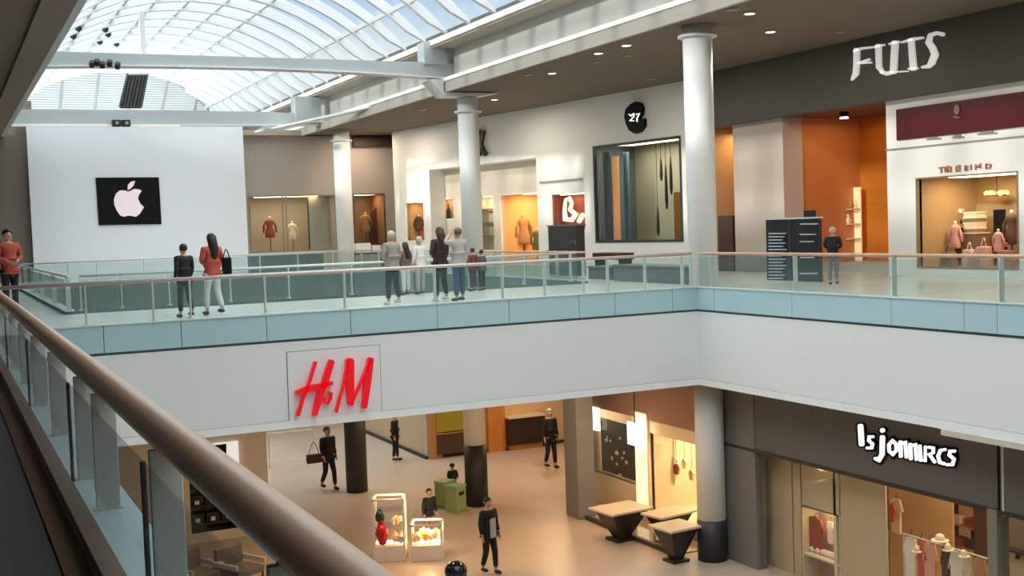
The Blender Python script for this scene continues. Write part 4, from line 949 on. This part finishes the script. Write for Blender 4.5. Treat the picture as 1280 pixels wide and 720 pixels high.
for i, (u, m_, lb) in enumerate([(1139, ivory, 'ivory garment at the left end of the clothes rail'), (1152, mat('cloth_red', (196, 92, 70), .8), 'red garment on the clothes rail'), (1163, mat('cloth_peach', (224, 160, 130), .8), 'peach garment beside the red one on the clothes rail'), (1182, dbrown, 'dark brown garment on the clothes rail'), (1196, ivory, 'ivory garment right of the dark brown one'), (1210, mat('cloth_sand', (214, 186, 150), .8), 'sand coloured garment on the clothes rail'), (1225, tan, 'tan garment at the right end of the clothes rail')]):
    c = hung(lb, XJ + .9, u, ax_v if False else 690, 22, 62, m_)
    c.matrix_basis = Matrix.Translation((XJ + .87, c.location.y, LOW + zr - .06)) @ Matrix.Rotation(-PI / 2 + .25 * (-1) ** i, 4, 'Z')
for i, (u, v, s_) in enumerate([(1175, 676, 12), (1146, 690, 7), (1185, 688, 8), (1205, 696, 7)]):
    o = thing('straw_hat', 'pale hat resting on the clothes rail goods', 'hat', ax(u, v, XJ + .75), 0, 'pale hats over the clothes rail')
    k = s_ / 1494 * 24
    obj('brim', lathe(BM(), [(k, 0), (k, .02)], n=16), ivory, o); obj('crown', lathe(BM(), [(k * .55, .02), (k * .5, .12), (k * .2, .16)], n=16), ivory, o, smooth=True)
# shelf unit deep in shop
q = ax(1200, 650, XI + 1.2)
su = thing('shelf_unit', 'brown shelf unit at the back of the lower right shop', 'shelf', (XI + 1.2, q.y, LOW))
for k in (-.45, .45): obj('side_panel', bx(BM(), 0, .4, k - .02, k + .02, 0, 3.3), dbrown, su)
for k in range(6): obj('shelf', bx(BM(), 0, .4, -.43, .43, .35 + k * .55, .38 + k * .55), tan, su)
for k in range(5):
    for j in range(2):
        o = thing('folded_cloth', 'folded garment on the brown shelf unit', 'clothing', (XI + 1.4, q.y - .2 + .4 * j, LOW + .38 + k * .55), 0, 'folded garments on the brown shelf unit'); obj('cloth_fold', bev(bx(BM(), -.14, .14, -.15, .15, 0, .2), .03), [ivory, dbrown, brick][(k + j) % 3], o)
for i, (u, v) in enumerate([(1216, 656), (1226, 657)]):
    hung('dark trousers hanging deep inside the lower right shop', XI + 1.8, u, v, 12, 22, navy, 'dark trousers deep in the lower right shop', 26)
# right-most bay
tag(obj('backdrop_wall', bx(BM(), XJ + .8, XJ + .86, 8, ax(1256, 640, XJ + .8).y, LOW, -2.6), mat('tan_panel', (206, 172, 128), .6)), 'tan panel at the far right bottom corner behind the glass', 'wall panelling')
tt = thing('wall_shelf', 'dark thin wall shelf at the right bottom corner', 'shelf', (XJ + .7, ax(1270, 688, XJ + .7).y, ax(1270, 690, XJ + .7).z)); obj('board', bx(BM(), -.1, .1, -.5, .5, 0, .05), dbrown, tt); obj('bracket', bx(BM(), .0, .1, -.02, .02, -.15, 0), black, tt)
# letters with black surround
def letters_j(bm, gw, X, off):
    f = lambda u, v: ax(u, v, X)
    for q, w_ in [([(1075, 532), (1076.5, 556)], 7), ([(1091, 546), (1086, 546), (1085.5, 551), (1090, 555), (1089, 560), (1083, 560)], 4.2), ([(1102, 537), (1103, 539)], 6), ([(1102.5, 546), (1102, 568), (1098, 575), (1093, 573)], [6.5, 6.5, 6, 4.5]),
                  ([(1115, 551), (1110.5, 556), (1111, 564), (1115.5, 568), (1120, 563), (1119.5, 555), (1115, 551)], 4.5), ([(1125, 552), (1125.5, 571)], 5), ([(1126, 554), (1131, 553), (1132.5, 572)], 4.4), ([(1137, 555), (1138, 574)], 5), ([(1139, 557), (1143.5, 556), (1145, 575)], 4.4),
                  ([(1149, 557), (1150.5, 576)], 4.6), ([(1150, 575), (1156, 576), (1156, 558)], 3.6), ([(1160, 559), (1166, 560), (1166, 566), (1161, 568), (1168, 578)], 4.2), ([(1181, 562), (1175, 563), (1172, 570), (1174, 578), (1180, 580)], 4.5), ([(1193, 564), (1187, 564), (1186, 569), (1192, 574), (1190, 581), (1183, 581)], 4.4)]:
        W = [k + gw for k in w_] if isinstance(w_, list) else w_ + gw
        ribbon(bm, q, W, f, (off, 0, 0))
    return bm
s = thing('letter_sign', 'white lowercase letters with black surround on the grey lower shop front', 'sign', (XJ - .05, 18.5, -3.5))
obj('letter_backing', letters_j(BM(), 4.6, XJ - .05, .05), black, s, True)
obj('letter_faces', letters_j(BM(), -.9, XJ - .08, .028), mat('face_white', (252, 252, 252), .4, emit=.8), s, True)

# far lower shop block
bk = mat('block_beige', (214, 190, 158), .6); 
struct('wall_front', bx(BM(), 17.3, 17.5, 44.66, 60, LOW, -2.5), bk)
struct('wall_front', bx(BM(), 17.3, 17.9, 44.5, 44.66, LOW, -2.5), wood('pillar_oak', (170, 128, 84), (182, 140, 94), 4, 'Z', .5))
struct('wall_front', bx(BM(), 17.9, 26, 44.7, 44.9, LOW, -2.5), bk)
struct('trim_94', bx(BM(), 17.45, 26, 44.56, 44.72, LOW, LOW + .12), charcoal); struct('trim_95', bx(BM(), 17.2, 17.3, 44.6, 60, LOW, LOW + .12), charcoal)
a, b = ay(546, 550, 44.5).x, ay(583, 550, 44.5).x
tt = thing('wall_cabinet', 'dark brown low cabinet panel below the olive yellow panel', 'cabinet', ((a + b) / 2, 44.55, ay(565, 565, 44.5).z))
obj('cabinet_front', bx(BM(), a, b, 44.4, 44.7, ay(565, 566, 44.5).z, ay(565, 541, 44.5).z), mat('cab_brown', (74, 54, 40), .5), tt, True); obj('cabinet_top', bx(BM(), a - .02, b + .02, 44.38, 44.7, ay(565, 541, 44.5).z, ay(565, 540, 44.5).z), tan, tt, True)
tt = thing('wall_panel', 'olive yellow panel on the lower shop block', 'panel', ((a + b) / 2, 44.6, ay(565, 540, 44.5).z + .05)); obj('panel', bx(BM(), a, b, 44.44, 44.7, ay(565, 540, 44.5).z + .05, -2.6), mat('olive', (158, 146, 44), .5), tt, True)
obj('panel_edge', bx(BM(), b, b + .08, 44.42, 44.7, ay(565, 540, 44.5).z + .05, -2.6), greypost, tt, True)
a, b = ay(611, 540, 44.4).x, ay(632, 540, 44.4).x
tag(obj('wall_panel', bx(BM(), a, b, 44.4, 44.7, LOW, -2.6), wood('amber_wood', (190, 124, 56), (206, 140, 68), 4, 'Z', .5)), 'amber wood wall panel right of the middle lower column', 'panel')
a, b = ay(632, 540, 44.4).x, ay(678, 540, 44.4).x
tt = thing('shop_counter', 'long dark shop counter at the back of the lower floor', 'counter', ((a + b) / 2, 44.3, LOW)); obj('counter_body', bx(BM(), a, b, 44.1, 44.69, LOW + .25, ay(655, 522, 44.1).z), mat('counter_espresso', (50, 34, 28), .5), tt, True); obj('plinth_base', bx(BM(), a + .1, b - .1, 44.2, 44.69, LOW, LOW + .25), tan, tt, True)
obj('counter_top', bx(BM(), a, b, 44.05, 44.69, ay(655, 522, 44.1).z, ay(655, 520, 44.1).z), warmwall, tt, True)
# left part: white shop front behind the near railing
YL = 36.5
xl0, xl1 = 2.3, ay(337, 640, YL).x
segL = Seg((xl0, YL), (xl1, YL))
sh = segL.rect(238, 296, 598, 668)
struct('wall_left', wall(segL, LOW, -2.5, .3, [(sh[0], sh[1], LOW + .3, sh[3])]), mat('lower_pier', (214, 208, 196), .6))
struct('wall_left', bx(BM(), xl1 - .3, xl1, YL + .3, 44, LOW, -2.5), mat('lower_pier', (214, 208, 196), .6))
nl = niche('display_niche', 'dark shelving niche seen under the near handrail', segL, (sh[0], sh[1], LOW + .3, sh[3]), .8, mat('niche_grey', (150, 146, 138), .6), pane=False, light=12)
for k in range(4):
    z = LOW + .5 + k * .55
    obj('shelf', bx(BM(), segL.at(sh[0], 0, 0).x, segL.at(sh[1], 0, 0).x, YL + .1, YL + .7, z, z + .04), charcoal, nl, True)
for k in range(4):
    for j in range(3):
        x_ = segL.at(sh[0] + (sh[1] - sh[0]) * (j + .5) / 3, 0, 0).x; z = LOW + .54 + k * .55
        o = thing('goods_box', 'black and white boxed goods on the dark shelves under the near handrail', 'box', (x_, YL + .35, z), 0, 'boxed goods on the dark shelves')
        obj('box_body', bx(BM(), -.2, .2, -.15, .15, 0, .3), dark, o); obj('price_tag', bx(BM(), -.06, .07, -.16, -.15, .04, .16), white, o)
a = ay(266, 585, YL - .1).x; b = ay(299, 585, YL - .1).x
tt = thing('wall_sign', 'white lit sign board with a black mark above the dark shelves', 'sign', ((a + b) / 2, YL - .1, ay(282, 600, YL).z)); zt, zb = ay(290, 552, YL - .1).z, ay(290, 594, YL - .1).z
obj('board', bx(BM(), a, b, YL - .12, YL - .01, zb, zt), mat('sign_lit', (240, 244, 246), .5, emit=.5), tt, True)
fL = lambda u, v: ay(u, v, YL - .16)
obj('black_square', prism(BM(), [fL(266, 557), fL(283, 555), fL(283, 567), fL(266, 569)], (0, .04, 0)), black, tt, True)
bm = BM(); ribbon(bm, [(272, 560), (278, 565)], 2.5, lambda u, v: ay(u, v, YL - .19), (0, .03, 0)); obj('white_mark', bm, white, tt, True)
# lounge seats
def lounge(label, u, v, rz):
    q = az(u, v, LOW + .5); t = thing('lounge_chair', label, 'seat', (q.x, q.y, LOW), rz)
    obj('seat', bev(bx(BM(), -.45, .45, -.45, .45, .32, .5), .04), mat('seat_grey', (120, 112, 104), .7), t)
    obj('backrest', bev(bx(BM(), -.45, .45, .38, .52, .45, 1.0), .04), mat('seat_grey', (120, 112, 104), .7), t)
    for sx in (-.52, .46): obj('armrest', bev(bx(BM(), sx, sx + .08, -.45, .5, .55, .68), .015), mat('arm_pale', (206, 198, 190), .4), t, label='pale armrest')
    for sx in (-.42, .42):
        for sy in (-.4, .42): obj('leg', bx(BM(), sx - .02, sx + .02, sy - .02, sy + .02, 0, .33), charcoal, t)
    return t
lounge('grey lounge chair with pale arms, left one under the near handrail', 246, 714, .5)
lounge('grey lounge chair with pale arms, right one under the near handrail', 300, 708, .5)
# transparent barrier further back
tt = thing('barrier_frame', 'thin grey frame barrier on the far lower floor', 'barrier', az(365, 582, LOW))
for k in (-.9, .9): obj('post', tube(BM(), [(k, 0, 0), (k, 0, 1.4)], .03, 8), greypost, tt)
obj('bar', tube(BM(), [(-.9, 0, .25), (.9, 0, .25)], .02, 8), greypost, tt); obj('bar', tube(BM(), [(-.9, 0, 1.38), (.9, 0, 1.38)], .02, 8), greypost, tt)
# green bins
def bin_(label, u, v, m, w=.5, h=.78):
    q = az(u, v, LOW); t = thing('recycling_bin', label, 'bin', (q.x, q.y, LOW), .5)
    obj('bin_body', bev(bx(BM(), -w / 2, w / 2, -w / 2, w / 2, 0, h), .02), m, t); obj('bin_lid', bev(bx(BM(), -w / 2 - .02, w / 2 + .02, -w / 2 - .02, w / 2 + .02, h, h + .08), .015), mat('lid_green', (160, 194, 150), .4), t)
    obj('opening', bx(BM(), -.13, .13, -w / 2 - .01, -w / 2 + .02, h - .25, h - .13), dark, t)
gbin = mat('bin_green', (150, 172, 118), .5)
bin_('left pale green bin beside the dark lower column', 557, 632, gbin); bin_('right pale green bin nearest the lower column', 570, 638, mat('bin_green_b', (158, 184, 126), .5))
# display vitrines
def vitrine(label, u, v, w, d, h, kind):
    q = az(u, v, LOW); t = thing('display_case', label, 'display case', (q.x, q.y, LOW), -.45)
    obj('base', bev(bx(BM(), -w / 2, w / 2, -d / 2, d / 2, 0, .45), .02), mat('case_white', (244, 230, 214), .5), t)
    bm = BM()
    for sx in (-1, 1):
        for sy in (-1, 1): bx(bm, sx * (w / 2 - .03) - .025, sx * (w / 2 - .03) + .025, sy * (d / 2 - .03) - .025, sy * (d / 2 - .03) + .025, .45, h)
    bx(bm, -w / 2, w / 2, -d / 2, -d / 2 + .06, h, h + .05); bx(bm, -w / 2, w / 2, d / 2 - .06, d / 2, h, h + .05); bx(bm, -w / 2, -w / 2 + .06, -d / 2, d / 2, h, h + .05); bx(bm, w / 2 - .06, w / 2, -d / 2, d / 2, h, h + .05)
    obj('case_frame', bm, mat('case_frame', (226, 222, 214), .4), t)
    for k in range(2 if kind == 0 else 0): obj('glass_shelf', bx(BM(), -w / 2 + .05, w / 2 - .05, -d / 2 + .05, d / 2 - .05, .95 + k * .45, .97 + k * .45), shopglass, t)
    obj('lamp_strip', bx(BM(), -w / 2 + .06, w / 2 - .06, -.05, .05, .46, .5), lampwarm, t)
    return t
v1 = vitrine('left display case of the kiosk with red and dark goods', 489, 698, .9, .75, 1.72, 0)
v2 = vitrine('right glowing display case of the kiosk with gold goods', 535, 697, .9, .8, .98, 1)
def incase(v, x, y, z, s_, m_, lb, name='kiosk_goods', sz=1.3):
    p = v.matrix_basis @ Vector((x, y, z)); o = thing(name, lb, 'goods', p)
    obj('goods_body', ball(BM(), (0, 0, s_ * sz * .9), s_, 1, 1, sz, sub=2, jit=.12), m_, o); obj('goods_cap', lathe(BM(), [(s_ * .4, s_ * sz * 1.7), (s_ * .3, s_ * sz * 2.0)], n=8), m_, o)
    return o
redg = mat('goods_red', (190, 18, 24), .4); gold = mat('goods_gold', (226, 170, 90), .4, emit=.15)
incase(v1, -.2, -.2, .5, .18, redg, 'large red ornament in the left display case', sz=1.7)
incase(v1, -.28, .1, .98, .13, mat('goods_green', (28, 60, 50), .5), 'dark green ornament on the shelf of the left display case', sz=1.6)
for i in range(12):
    incase(v1, random.uniform(.02, .36), random.uniform(-.28, .25), [.5, .98, 1.43][i % 3 if i % 3 < 2 else 0], random.uniform(.07, .11), [ivory, mat('goods_silver', (200, 196, 190), .4), ivory, gold][i % 4], 'pale small ornament in the left display case').__setitem__('group', 'pale ornaments in the left display case')
for i in range(10):
    incase(v2, -.33 + .073 * i, random.uniform(-.25, .25), [.5, .52][i % 2], random.uniform(.08, .12), [gold, ivory][i % 2], 'gold and cream ornament in the right display case').__setitem__('group', 'gold ornaments in the right display case')
lp = bpy.data.lights.new('kiosk_lamp', 'POINT'); lp.energy = 60; lp.color = lin((255, 214, 160))[:3]; lp.shadow_soft_size = .15; lo = bpy.data.objects.new('kiosk_lamp', lp); C.objects.link(lo); lo.location = v2.matrix_basis @ Vector((0, 0, .93))
lp2 = lp.copy(); lp2.energy = 30; lo = bpy.data.objects.new('kiosk_lamp', lp2); C.objects.link(lo); lo.location = v1.matrix_basis @ Vector((.1, 0, 2.0))
# domed litter bin at the bottom edge
q = ay(570, 716, 27.5)
tt = thing('domed_bin', 'dark glossy domed top of a bin at the bottom edge below the kiosk', 'bin', (q.x, q.y, LOW))
hh = ay(570, 701, 27.5).z - LOW; R_ = .27
obj('bin_body', lathe(BM(), [(R_ * .9, 0), (R_, .05), (R_, hh - .3)], n=28), charcoal, tt); obj('dome', lathe(BM(), [(R_ + .02, hh - .3)] + [((R_ + .02) * math.cos(a_ * PI / 16), hh - .27 + .27 * math.sin(a_ * PI / 16)) for a_ in range(8)], n=28), mat('dome_gloss', (28, 30, 36), .15), tt, smooth=True)

# ================================================================== PEOPLE
skin_t = mat('skin', (196, 150, 124), .6, var=.04)
def skin_mesh(name, verts, edges, rad, m, parent, sub=1):
    me = bpy.data.meshes.new(name); me.from_pydata([tuple(v) for v in verts], edges, [])
    o = bpy.data.objects.new(name, me); C.objects.link(o); md = o.modifiers.new('skin', 'SKIN'); md.use_smooth_shade = True
    sv = me.skin_vertices[0].data
    for i, r in enumerate(rad): sv[i].radius = (r, r) if not isinstance(r, tuple) else r; sv[i].use_root = (i == 0)
    s2 = o.modifiers.new('sub', 'SUBSURF'); s2.levels = sub; s2.render_levels = sub
    dg = bpy.context.evaluated_depsgraph_get(); dg.update(); ev = o.evaluated_get(dg); nm = bpy.data.meshes.new_from_object(ev)
    bpy.data.objects.remove(o); nm.name = name; nm.materials.clear(); nm.materials.append(m); nm.shade_smooth()
    o = bpy.data.objects.new(name, nm); C.objects.link(o); o.parent = parent; return o
def person(label, loc, face, h, top, pants, hair, shoe=dark, arms='down', stride=.0, long_hair=False, coat=False, hat=None, lean=0, skin=skin_t):
    """local frame faces -Y; face = rotation about Z"""
    t = thing('person', label, 'person', loc, face); k = h / 1.75
    S = lambda *a: Vector(a) * k
    hipz, kn = .93, .5; yb = lean
    A = {'down': [((.235, .02, 1.16), (.25, -.05, .92)), ((-.235, .02, 1.16), (-.25, -.05, .92))],
         'swing': [((.24, .08, 1.17), (.25, .0, .93)), ((-.24, -.04, 1.17), (-.25, -.16, .96))],
         'head': [((.33, -.1, 1.42), (.14, -.12, 1.6)), ((-.235, .02, 1.16), (-.2, -.14, .98))],
         'front': [((.25, .0, 1.18), (.1, -.2, 1.12)), ((-.25, .0, 1.18), (-.1, -.2, 1.1))]}[arms]
    st = stride
    legs = [((.095, -st * .55, kn), (.1, -st * .6 if st else 0, .08)), ((-.095, st * .1, kn), (-.1, st * 1.0, .1 + st * .15))]
    V = [S(0, 0, .96), S(0, yb * .4, 1.12), S(0, yb * .8, 1.3), S(0, yb, 1.42), S(0, yb * 1.05, 1.5), S(0, yb * 1.1 - .015, 1.57), S(0, yb * 1.15 - .005, 1.65), S(0, yb * 1.15, 1.71), S(0, yb * 1.15 - .105, 1.62)]
    Rr = [.125, .12, .13, .1, .05, .068, .086, .066, .016]; E = [(0, 1), (1, 2), (2, 3), (3, 4), (4, 5), (5, 6), (6, 7), (6, 8)]
    for sx in (-1, 1): V.append(S(sx * .09, yb * 1.15 + .005, 1.63)); Rr.append(.016); E.append((6, len(V) - 1))
    arm_ids = []; leg_ids = []
    for (el, wr), sx in zip(A, (1, -1)):
        n = len(V); el = Vector(el) + Vector((0, yb * .9, 0)); wr = Vector(wr) + Vector((0, yb * .9, 0))
        d = (wr - el).normalized(); pm = wr + d * .06; side = Vector((-sx, 0, 0)) if abs(d.x) < .7 else Vector((0, 0, 1))
        V += [S(sx * .18, yb, 1.42), el * k, wr * k, pm * k]; Rr += [.058, .043, .027, .03]; E += [(3, n), (n, n + 1), (n + 1, n + 2), (n + 2, n + 3)]
        arm_ids.append((n, el, wr))
        fw = d.cross(side).normalized()
        for j, (o_, L_) in enumerate([(-.027, .065), (-.009, .078), (.009, .073), (.026, .055)]):
            m_ = len(V); a_ = pm + fw * o_ + d * (L_ * .5 + .02); b_ = pm + fw * o_ + d * (L_ + .02) + side * .022
            V += [a_ * k, b_ * k]; Rr += [.0088, .0075]; E += [(n + 3, m_), (m_, m_ + 1)]
        m_ = len(V); V += [(pm - fw * .04 + side * .01) * k, (pm - fw * .05 + d * .035 + side * .02) * k]; Rr += [.0105, .009]; E += [(n + 3, m_), (m_, m_ + 1)]
    for (kn_, an), sx in zip(legs, (1, -1)):
        n = len(V); kn_ = Vector(kn_); an = Vector(an)
        V += [S(sx * .09, 0, .88), kn_ * k, an * k, (an + Vector((0, -.13, -.045))) * k]; Rr += [.088, .058, .038, .03]; E += [(0, n), (n, n + 1), (n + 1, n + 2), (n + 2, n + 3)]
        leg_ids.append((kn_, an))
    skin_mesh('body', V, E, [r * k for r in Rr], skin, t, 1)
    # top garment
    gl_ = .72 if coat else .9
    V = [S(0, 0, 1.0), S(0, yb * .4, 1.14), S(0, yb * .8, 1.3), S(0, yb, 1.41), S(0, yb * 1.03, 1.475), S(0, 0, gl_)]; Rr = [(.17, .14), (.155, .13), (.17, .15), (.155, .135), (.085, .085), (.185 if coat else .168, .15)]; E = [(0, 1), (1, 2), (2, 3), (3, 4), (0, 5)]
    for n0, el, wr in arm_ids:
        n = len(V); sx = 1 if n0 == arm_ids[0][0] else -1
        V += [S(sx * .175, yb, 1.415), el * k, (wr - (wr - el).normalized() * .02) * k]; Rr += [(.086, .086), (.06, .06), (.045, .045)]; E += [(3, n), (n, n + 1), (n + 1, n + 2)]
    skin_mesh('top', V, E, [(a * k, b * k) for a, b in Rr], top, t, 1)
    V = [S(0, 0, .97)]; Rr = [.145]; E = []
    for (kn_, an), sx in zip(leg_ids, (1, -1)):
        n = len(V); V += [S(sx * .09, 0, .86), kn_ * k, (an + Vector((0, 0, .05))) * k]; Rr += [.1, .074, .06]; E += [(0, n), (n, n + 1), (n + 1, n + 2)]
    skin_mesh('trousers', V, E, [r * k for r in Rr], pants, t, 1)
    for kn_, an in leg_ids:
        bm = ball(BM(), (an + Vector((0, -.06, -.03))) * k, .075 * k, .65, 1.75, .62, sub=2)
        obj('shoe', bm, shoe, t, smooth=True)
    # hair
    hc = Vector((0, yb * 1.15 + .012, 1.665)) * k
    bm = ball(BM(), hc, .105 * k, .93, 1.02, .98, sub=3)
    for v in list(bm.verts):
        r = (v.co - hc) / k
        if r.y < -.045 and r.z < .035: bm.verts.remove(v)
        elif r.z < -.085 and not long_hair: bm.verts.remove(v)
    if long_hair:
        tube(bm, [hc + S(0, .03, .03), hc + S(0, .055, -.1), hc + S(0, .085, -.24), hc + S(0, .1, -.4), hc + S(0, .09, -.47)], [.09 * k, .1 * k, .105 * k, .08 * k, .03 * k], 14)
    obj('hair', bm, hair, t, smooth=True)
    for sx in (-1, 1): obj('eye', ball(BM(), Vector((sx * .032, yb * 1.15 - .083, 1.645)) * k, .009 * k, sub=1), black, t)
    obj('mouth', ball(BM(), Vector((0, yb * 1.12 - .084, 1.575)) * k, .02 * k, 1, .35, .3, sub=1), mat('lip', (150, 80, 76), .5), t)
    if hat: obj('cap', lathe(BM(), [(.125 * k, 1.67 * k), (.115 * k, 1.72 * k), (.08 * k, 1.77 * k), (.02 * k, 1.79 * k)], 0, yb * 1.15 * k, n=18), hat, t, smooth=True)
    return t
hd = mat('hair_dark', (30, 22, 20), .6); hb = mat('hair_brown', (58, 36, 28), .6); hg = mat('hair_grey', (196, 190, 180), .6)
def onb(u):
    q = ay(u, 365, 31.75); q.z = 0; return q
cb = mat('cloth_black', (24, 24, 27), .8); co = mat('cloth_orange', (184, 82, 64), .8); cw = mat('cloth_white', (222, 220, 214), .8); cg = mat('cloth_grey', (176, 172, 168), .8); cj = mat('cloth_jeans', (56, 76, 108), .8)
cbr = mat('cloth_dark_brown', (66, 48, 42), .8); cgn = mat('cloth_dark_green', (40, 52, 46), .8)
def bag(label, loc, m, w=.3, h=.4, d=.14, rz=0, strap=.45):
    t = thing('shoulder_bag', label, 'bag', loc, rz); obj('bag_body', bev(bx(BM(), -w / 2, w / 2, -d / 2, d / 2, 0, h), .04), m, t)
    obj('strap', tube(BM(), [(-w * .35 + w * .7 * i / 8, 0, h - .03 + strap * math.sin(PI * i / 8)) for i in range(9)], .014, 6), m, t, smooth=True)
    return t
def up(u, v, z=0): p = az(u, v, z); return p
away = PI + .35
def H(u, vt, p): # height so that the head reaches row vt
    lo, hi = .8, 2.6
    return max(lo, min(hi, ay(u, vt, p.y).z - p.z))
p = up(233, 397); person('person in black coat walking on the bridge, left of the woman with long dark hair', p, away, H(235, 305, p), cb, cgn, hd, arms='swing', stride=.12, coat=True)
p = up(268, 394); person('woman with long dark hair, orange top and white trousers walking on the bridge', p, away, H(270, 292, p), co, cw, hd, arms='front', stride=.18, long_hair=True)
bag('black bag at the right shoulder of the woman in the orange top', p + Vector((.34, -.02, .95)), black, .22, .4, .16, strap=.22)
p = up(492, 381); person('person in pale jacket and dark trousers standing on the bridge left of a group', p, away, H(492, 289, p), mat('cloth_mottled', (160, 150, 138), .8, var=.3, scale=14), cb, mat('hair_fair', (190, 176, 158), .6), shoe=cw, arms='front', stride=.1)
p = onb(508); person('woman with dark hair and beige jacket farther back on the bridge', p, away, H(506, 303, p), mat('cloth_taupe', (118, 100, 88), .8), cw, hd, arms='front', long_hair=True)
p = onb(526); person('person in pale top beside the woman in the beige jacket', p, away, H(524, 296, p), cw, cg, mat('hair_fair', (190, 176, 158), .6), arms='down')
p = up(552, 377); person('woman with long brown hair, dark brown jacket and dark trousers at the bridge railing', p, away, H(554, 284, p), cbr, cb, hb, shoe=cw, arms='front', stride=.08, long_hair=True)
p = up(575, 377); person('man in light grey shirt and blue jeans raising a hand to his head', p, away, H(573, 285, p), cg, cj, mat('hair_greyish', (96, 84, 76), .6), arms='head')
p = onb(592); person('child in striped dark red coat right of the man in jeans', p, away, H(592, 310, p), mat('cloth_plum', (110, 60, 56), .8, var=.35, scale=16), cbr, hb, arms='down')
p = onb(603); person('child in dark grey coat beside the child in red', p, away, H(603, 312, p), mat('cloth_slate', (84, 88, 84), .8), cb, hb, arms='down')
p = Vector((1.62, 33.5, 0)); person('person in orange jacket at the left edge of the picture', p, .4, H(6, 287, p), mat('cloth_rust', (172, 78, 56), .8), cb, hd, arms='front', skin=skin_t)
p = up(1042, 356); person('person in black coat beside the mall directory facing the orange shop', p, away - 1.2, H(1043, 284, p), cb, mat('cloth_stripe', (120, 116, 112), .8, var=.4, scale=18), mat('hair_fair', (190, 176, 158), .6), arms='front')
# lower floor
p = up(412, 612, LOW); person('person in mottled black jacket walking on the lower floor near the dark column', p, .3, H(415, 533, p), mat('jacket_black_camel', (44, 38, 34), .8, var=.5, scale=9), cb, hd, arms='swing', stride=.22, coat=True)
bag('dark red bag carried by the walking person near the dark lower column', p + Vector((-.55, -.1, 1.05)), mat('bag_maroon', (70, 28, 30), .6), .55, .32, .2)
p = up(495, 576, LOW); person('person in black coat half hidden under the white fascia', p, .9, 1.95, cb, cb, hd, arms='down', stride=.05, coat=True)
p = up(689, 585, LOW); person('person in long black coat with pale hair walking beside the grey lower pillar', p, .2, H(689, 511, p), cb, cb, hg, arms='down', stride=.12, coat=True)
p = up(613, 717, LOW); person('person in black jacket over pale grey shirt walking on the lower floor', p, .3, H(616, 621, p), cb, cb, hd, arms='down', stride=.14)
obj('shirt_front', bev(bx(BM(), -.1, .1, -.19, -.15, 1.0, 1.52), .03), cg, bpy.data.objects['person'] if False else [o for o in bpy.data.objects if o.get('label', '').startswith('person in black jacket over pale')][0], label='pale grey shirt under the jacket')
p = up(537, 676, LOW); person('person in navy sweater standing behind the glowing display case', p, .2, H(538, 610, p), navy, tan, hd, arms='down', lean=-.08)
p = up(567, 628, LOW); person('person in dark green coat and dark cap behind the green bins', p, .1, H(566, 580, p), cgn, cb, hd, arms='front', hat=cb, coat=True)

# ================================================================== LIGHT
wd = bpy.data.worlds.new('sky'); bpy.context.scene.world = wd; wd.use_nodes = True; nt = wd.node_tree; N = nt.nodes; Lk = nt.links
bg = N['Background']; tc = N.new('ShaderNodeTexCoord'); sp = N.new('ShaderNodeSeparateXYZ'); Lk.new(tc.outputs['Generated'], sp.inputs[0])
cr = N.new('ShaderNodeValToRGB'); Lk.new(sp.outputs['Z'], cr.inputs[0])
e_ = cr.color_ramp.elements
e_[0].position = .10; e_[0].color = (.24, .24, .23, 1)
e_[1].position = .8; e_[1].color = (1, 1, 1, 1)
for p_, c_ in ((.15, (.20, .22, .23, 1)), (.21, (.075, .15, .23, 1)), (.30, (.075, .16, .25, 1)), (.42, (.6, .64, .68, 1))): x_ = e_.new(p_); x_.color = c_
nz = N.new('ShaderNodeTexNoise'); nz.inputs['Scale'].default_value = 5; nz.inputs['Detail'].default_value = 5; Lk.new(tc.outputs['Generated'], nz.inputs['Vector'])
cr2 = N.new('ShaderNodeValToRGB'); cr2.color_ramp.elements[0].position = .48; cr2.color_ramp.elements[1].position = .66; Lk.new(nz.outputs['Fac'], cr2.inputs[0])
mx = N.new('ShaderNodeMix'); mx.data_type = 'RGBA'; mm_ = N.new('ShaderNodeMath'); mm_.operation = 'MULTIPLY'; Lk.new(cr2.outputs[0], mm_.inputs[0]); mp_ = N.new('ShaderNodeMapRange'); mp_.inputs[1].default_value = .42; mp_.inputs[2].default_value = .3; Lk.new(sp.outputs['Z'], mp_.inputs[0]); Lk.new(mp_.outputs[0], mm_.inputs[1]); Lk.new(mm_.outputs[0], mx.inputs[0]); Lk.new(cr.outputs[0], mx.inputs[6]); mx.inputs[7].default_value = (.3, .31, .32, 1)
Lk.new(mx.outputs[2], bg.inputs[0]); bg.inputs[1].default_value = 3.2
sl = bpy.data.lights.new('sun', 'SUN'); sl.energy = 2.0; sl.angle = math.radians(3); sl.color = (1, .95, .88)
so = bpy.data.objects.new('sun', sl); C.objects.link(so); so.rotation_euler = Vector((-1, -.12, .33)).to_track_quat('Z', 'Y').to_euler()
# downlights of the lower level (warm) and of the upper ceiling
for x, y, e in [(6, 31, 120), (11, 30, 120), (15.5, 29, 140), (8, 38, 120), (14.5, 39, 160), (20, 38, 260), (21.5, 42, 200), (14, 60, 200), (8, 60, 160), (16.5, 31, 120)]:
    area('lower_downlight', (x, y, -2.56), .6, .6, e * .5, (255, 214, 168))
for y in (20, 28, 36, 46, 56):
    area('upper_downlight_and_fill', (21.0 if y < 50 else 19.8, y, 6.9), .5, .5, 150, (255, 240, 220))
sc = bpy.context.scene
sc.view_settings.view_transform = 'Standard'; sc.view_settings.look = 'None'; sc.view_settings.gamma = 1; sc.view_settings.exposure = 0.28
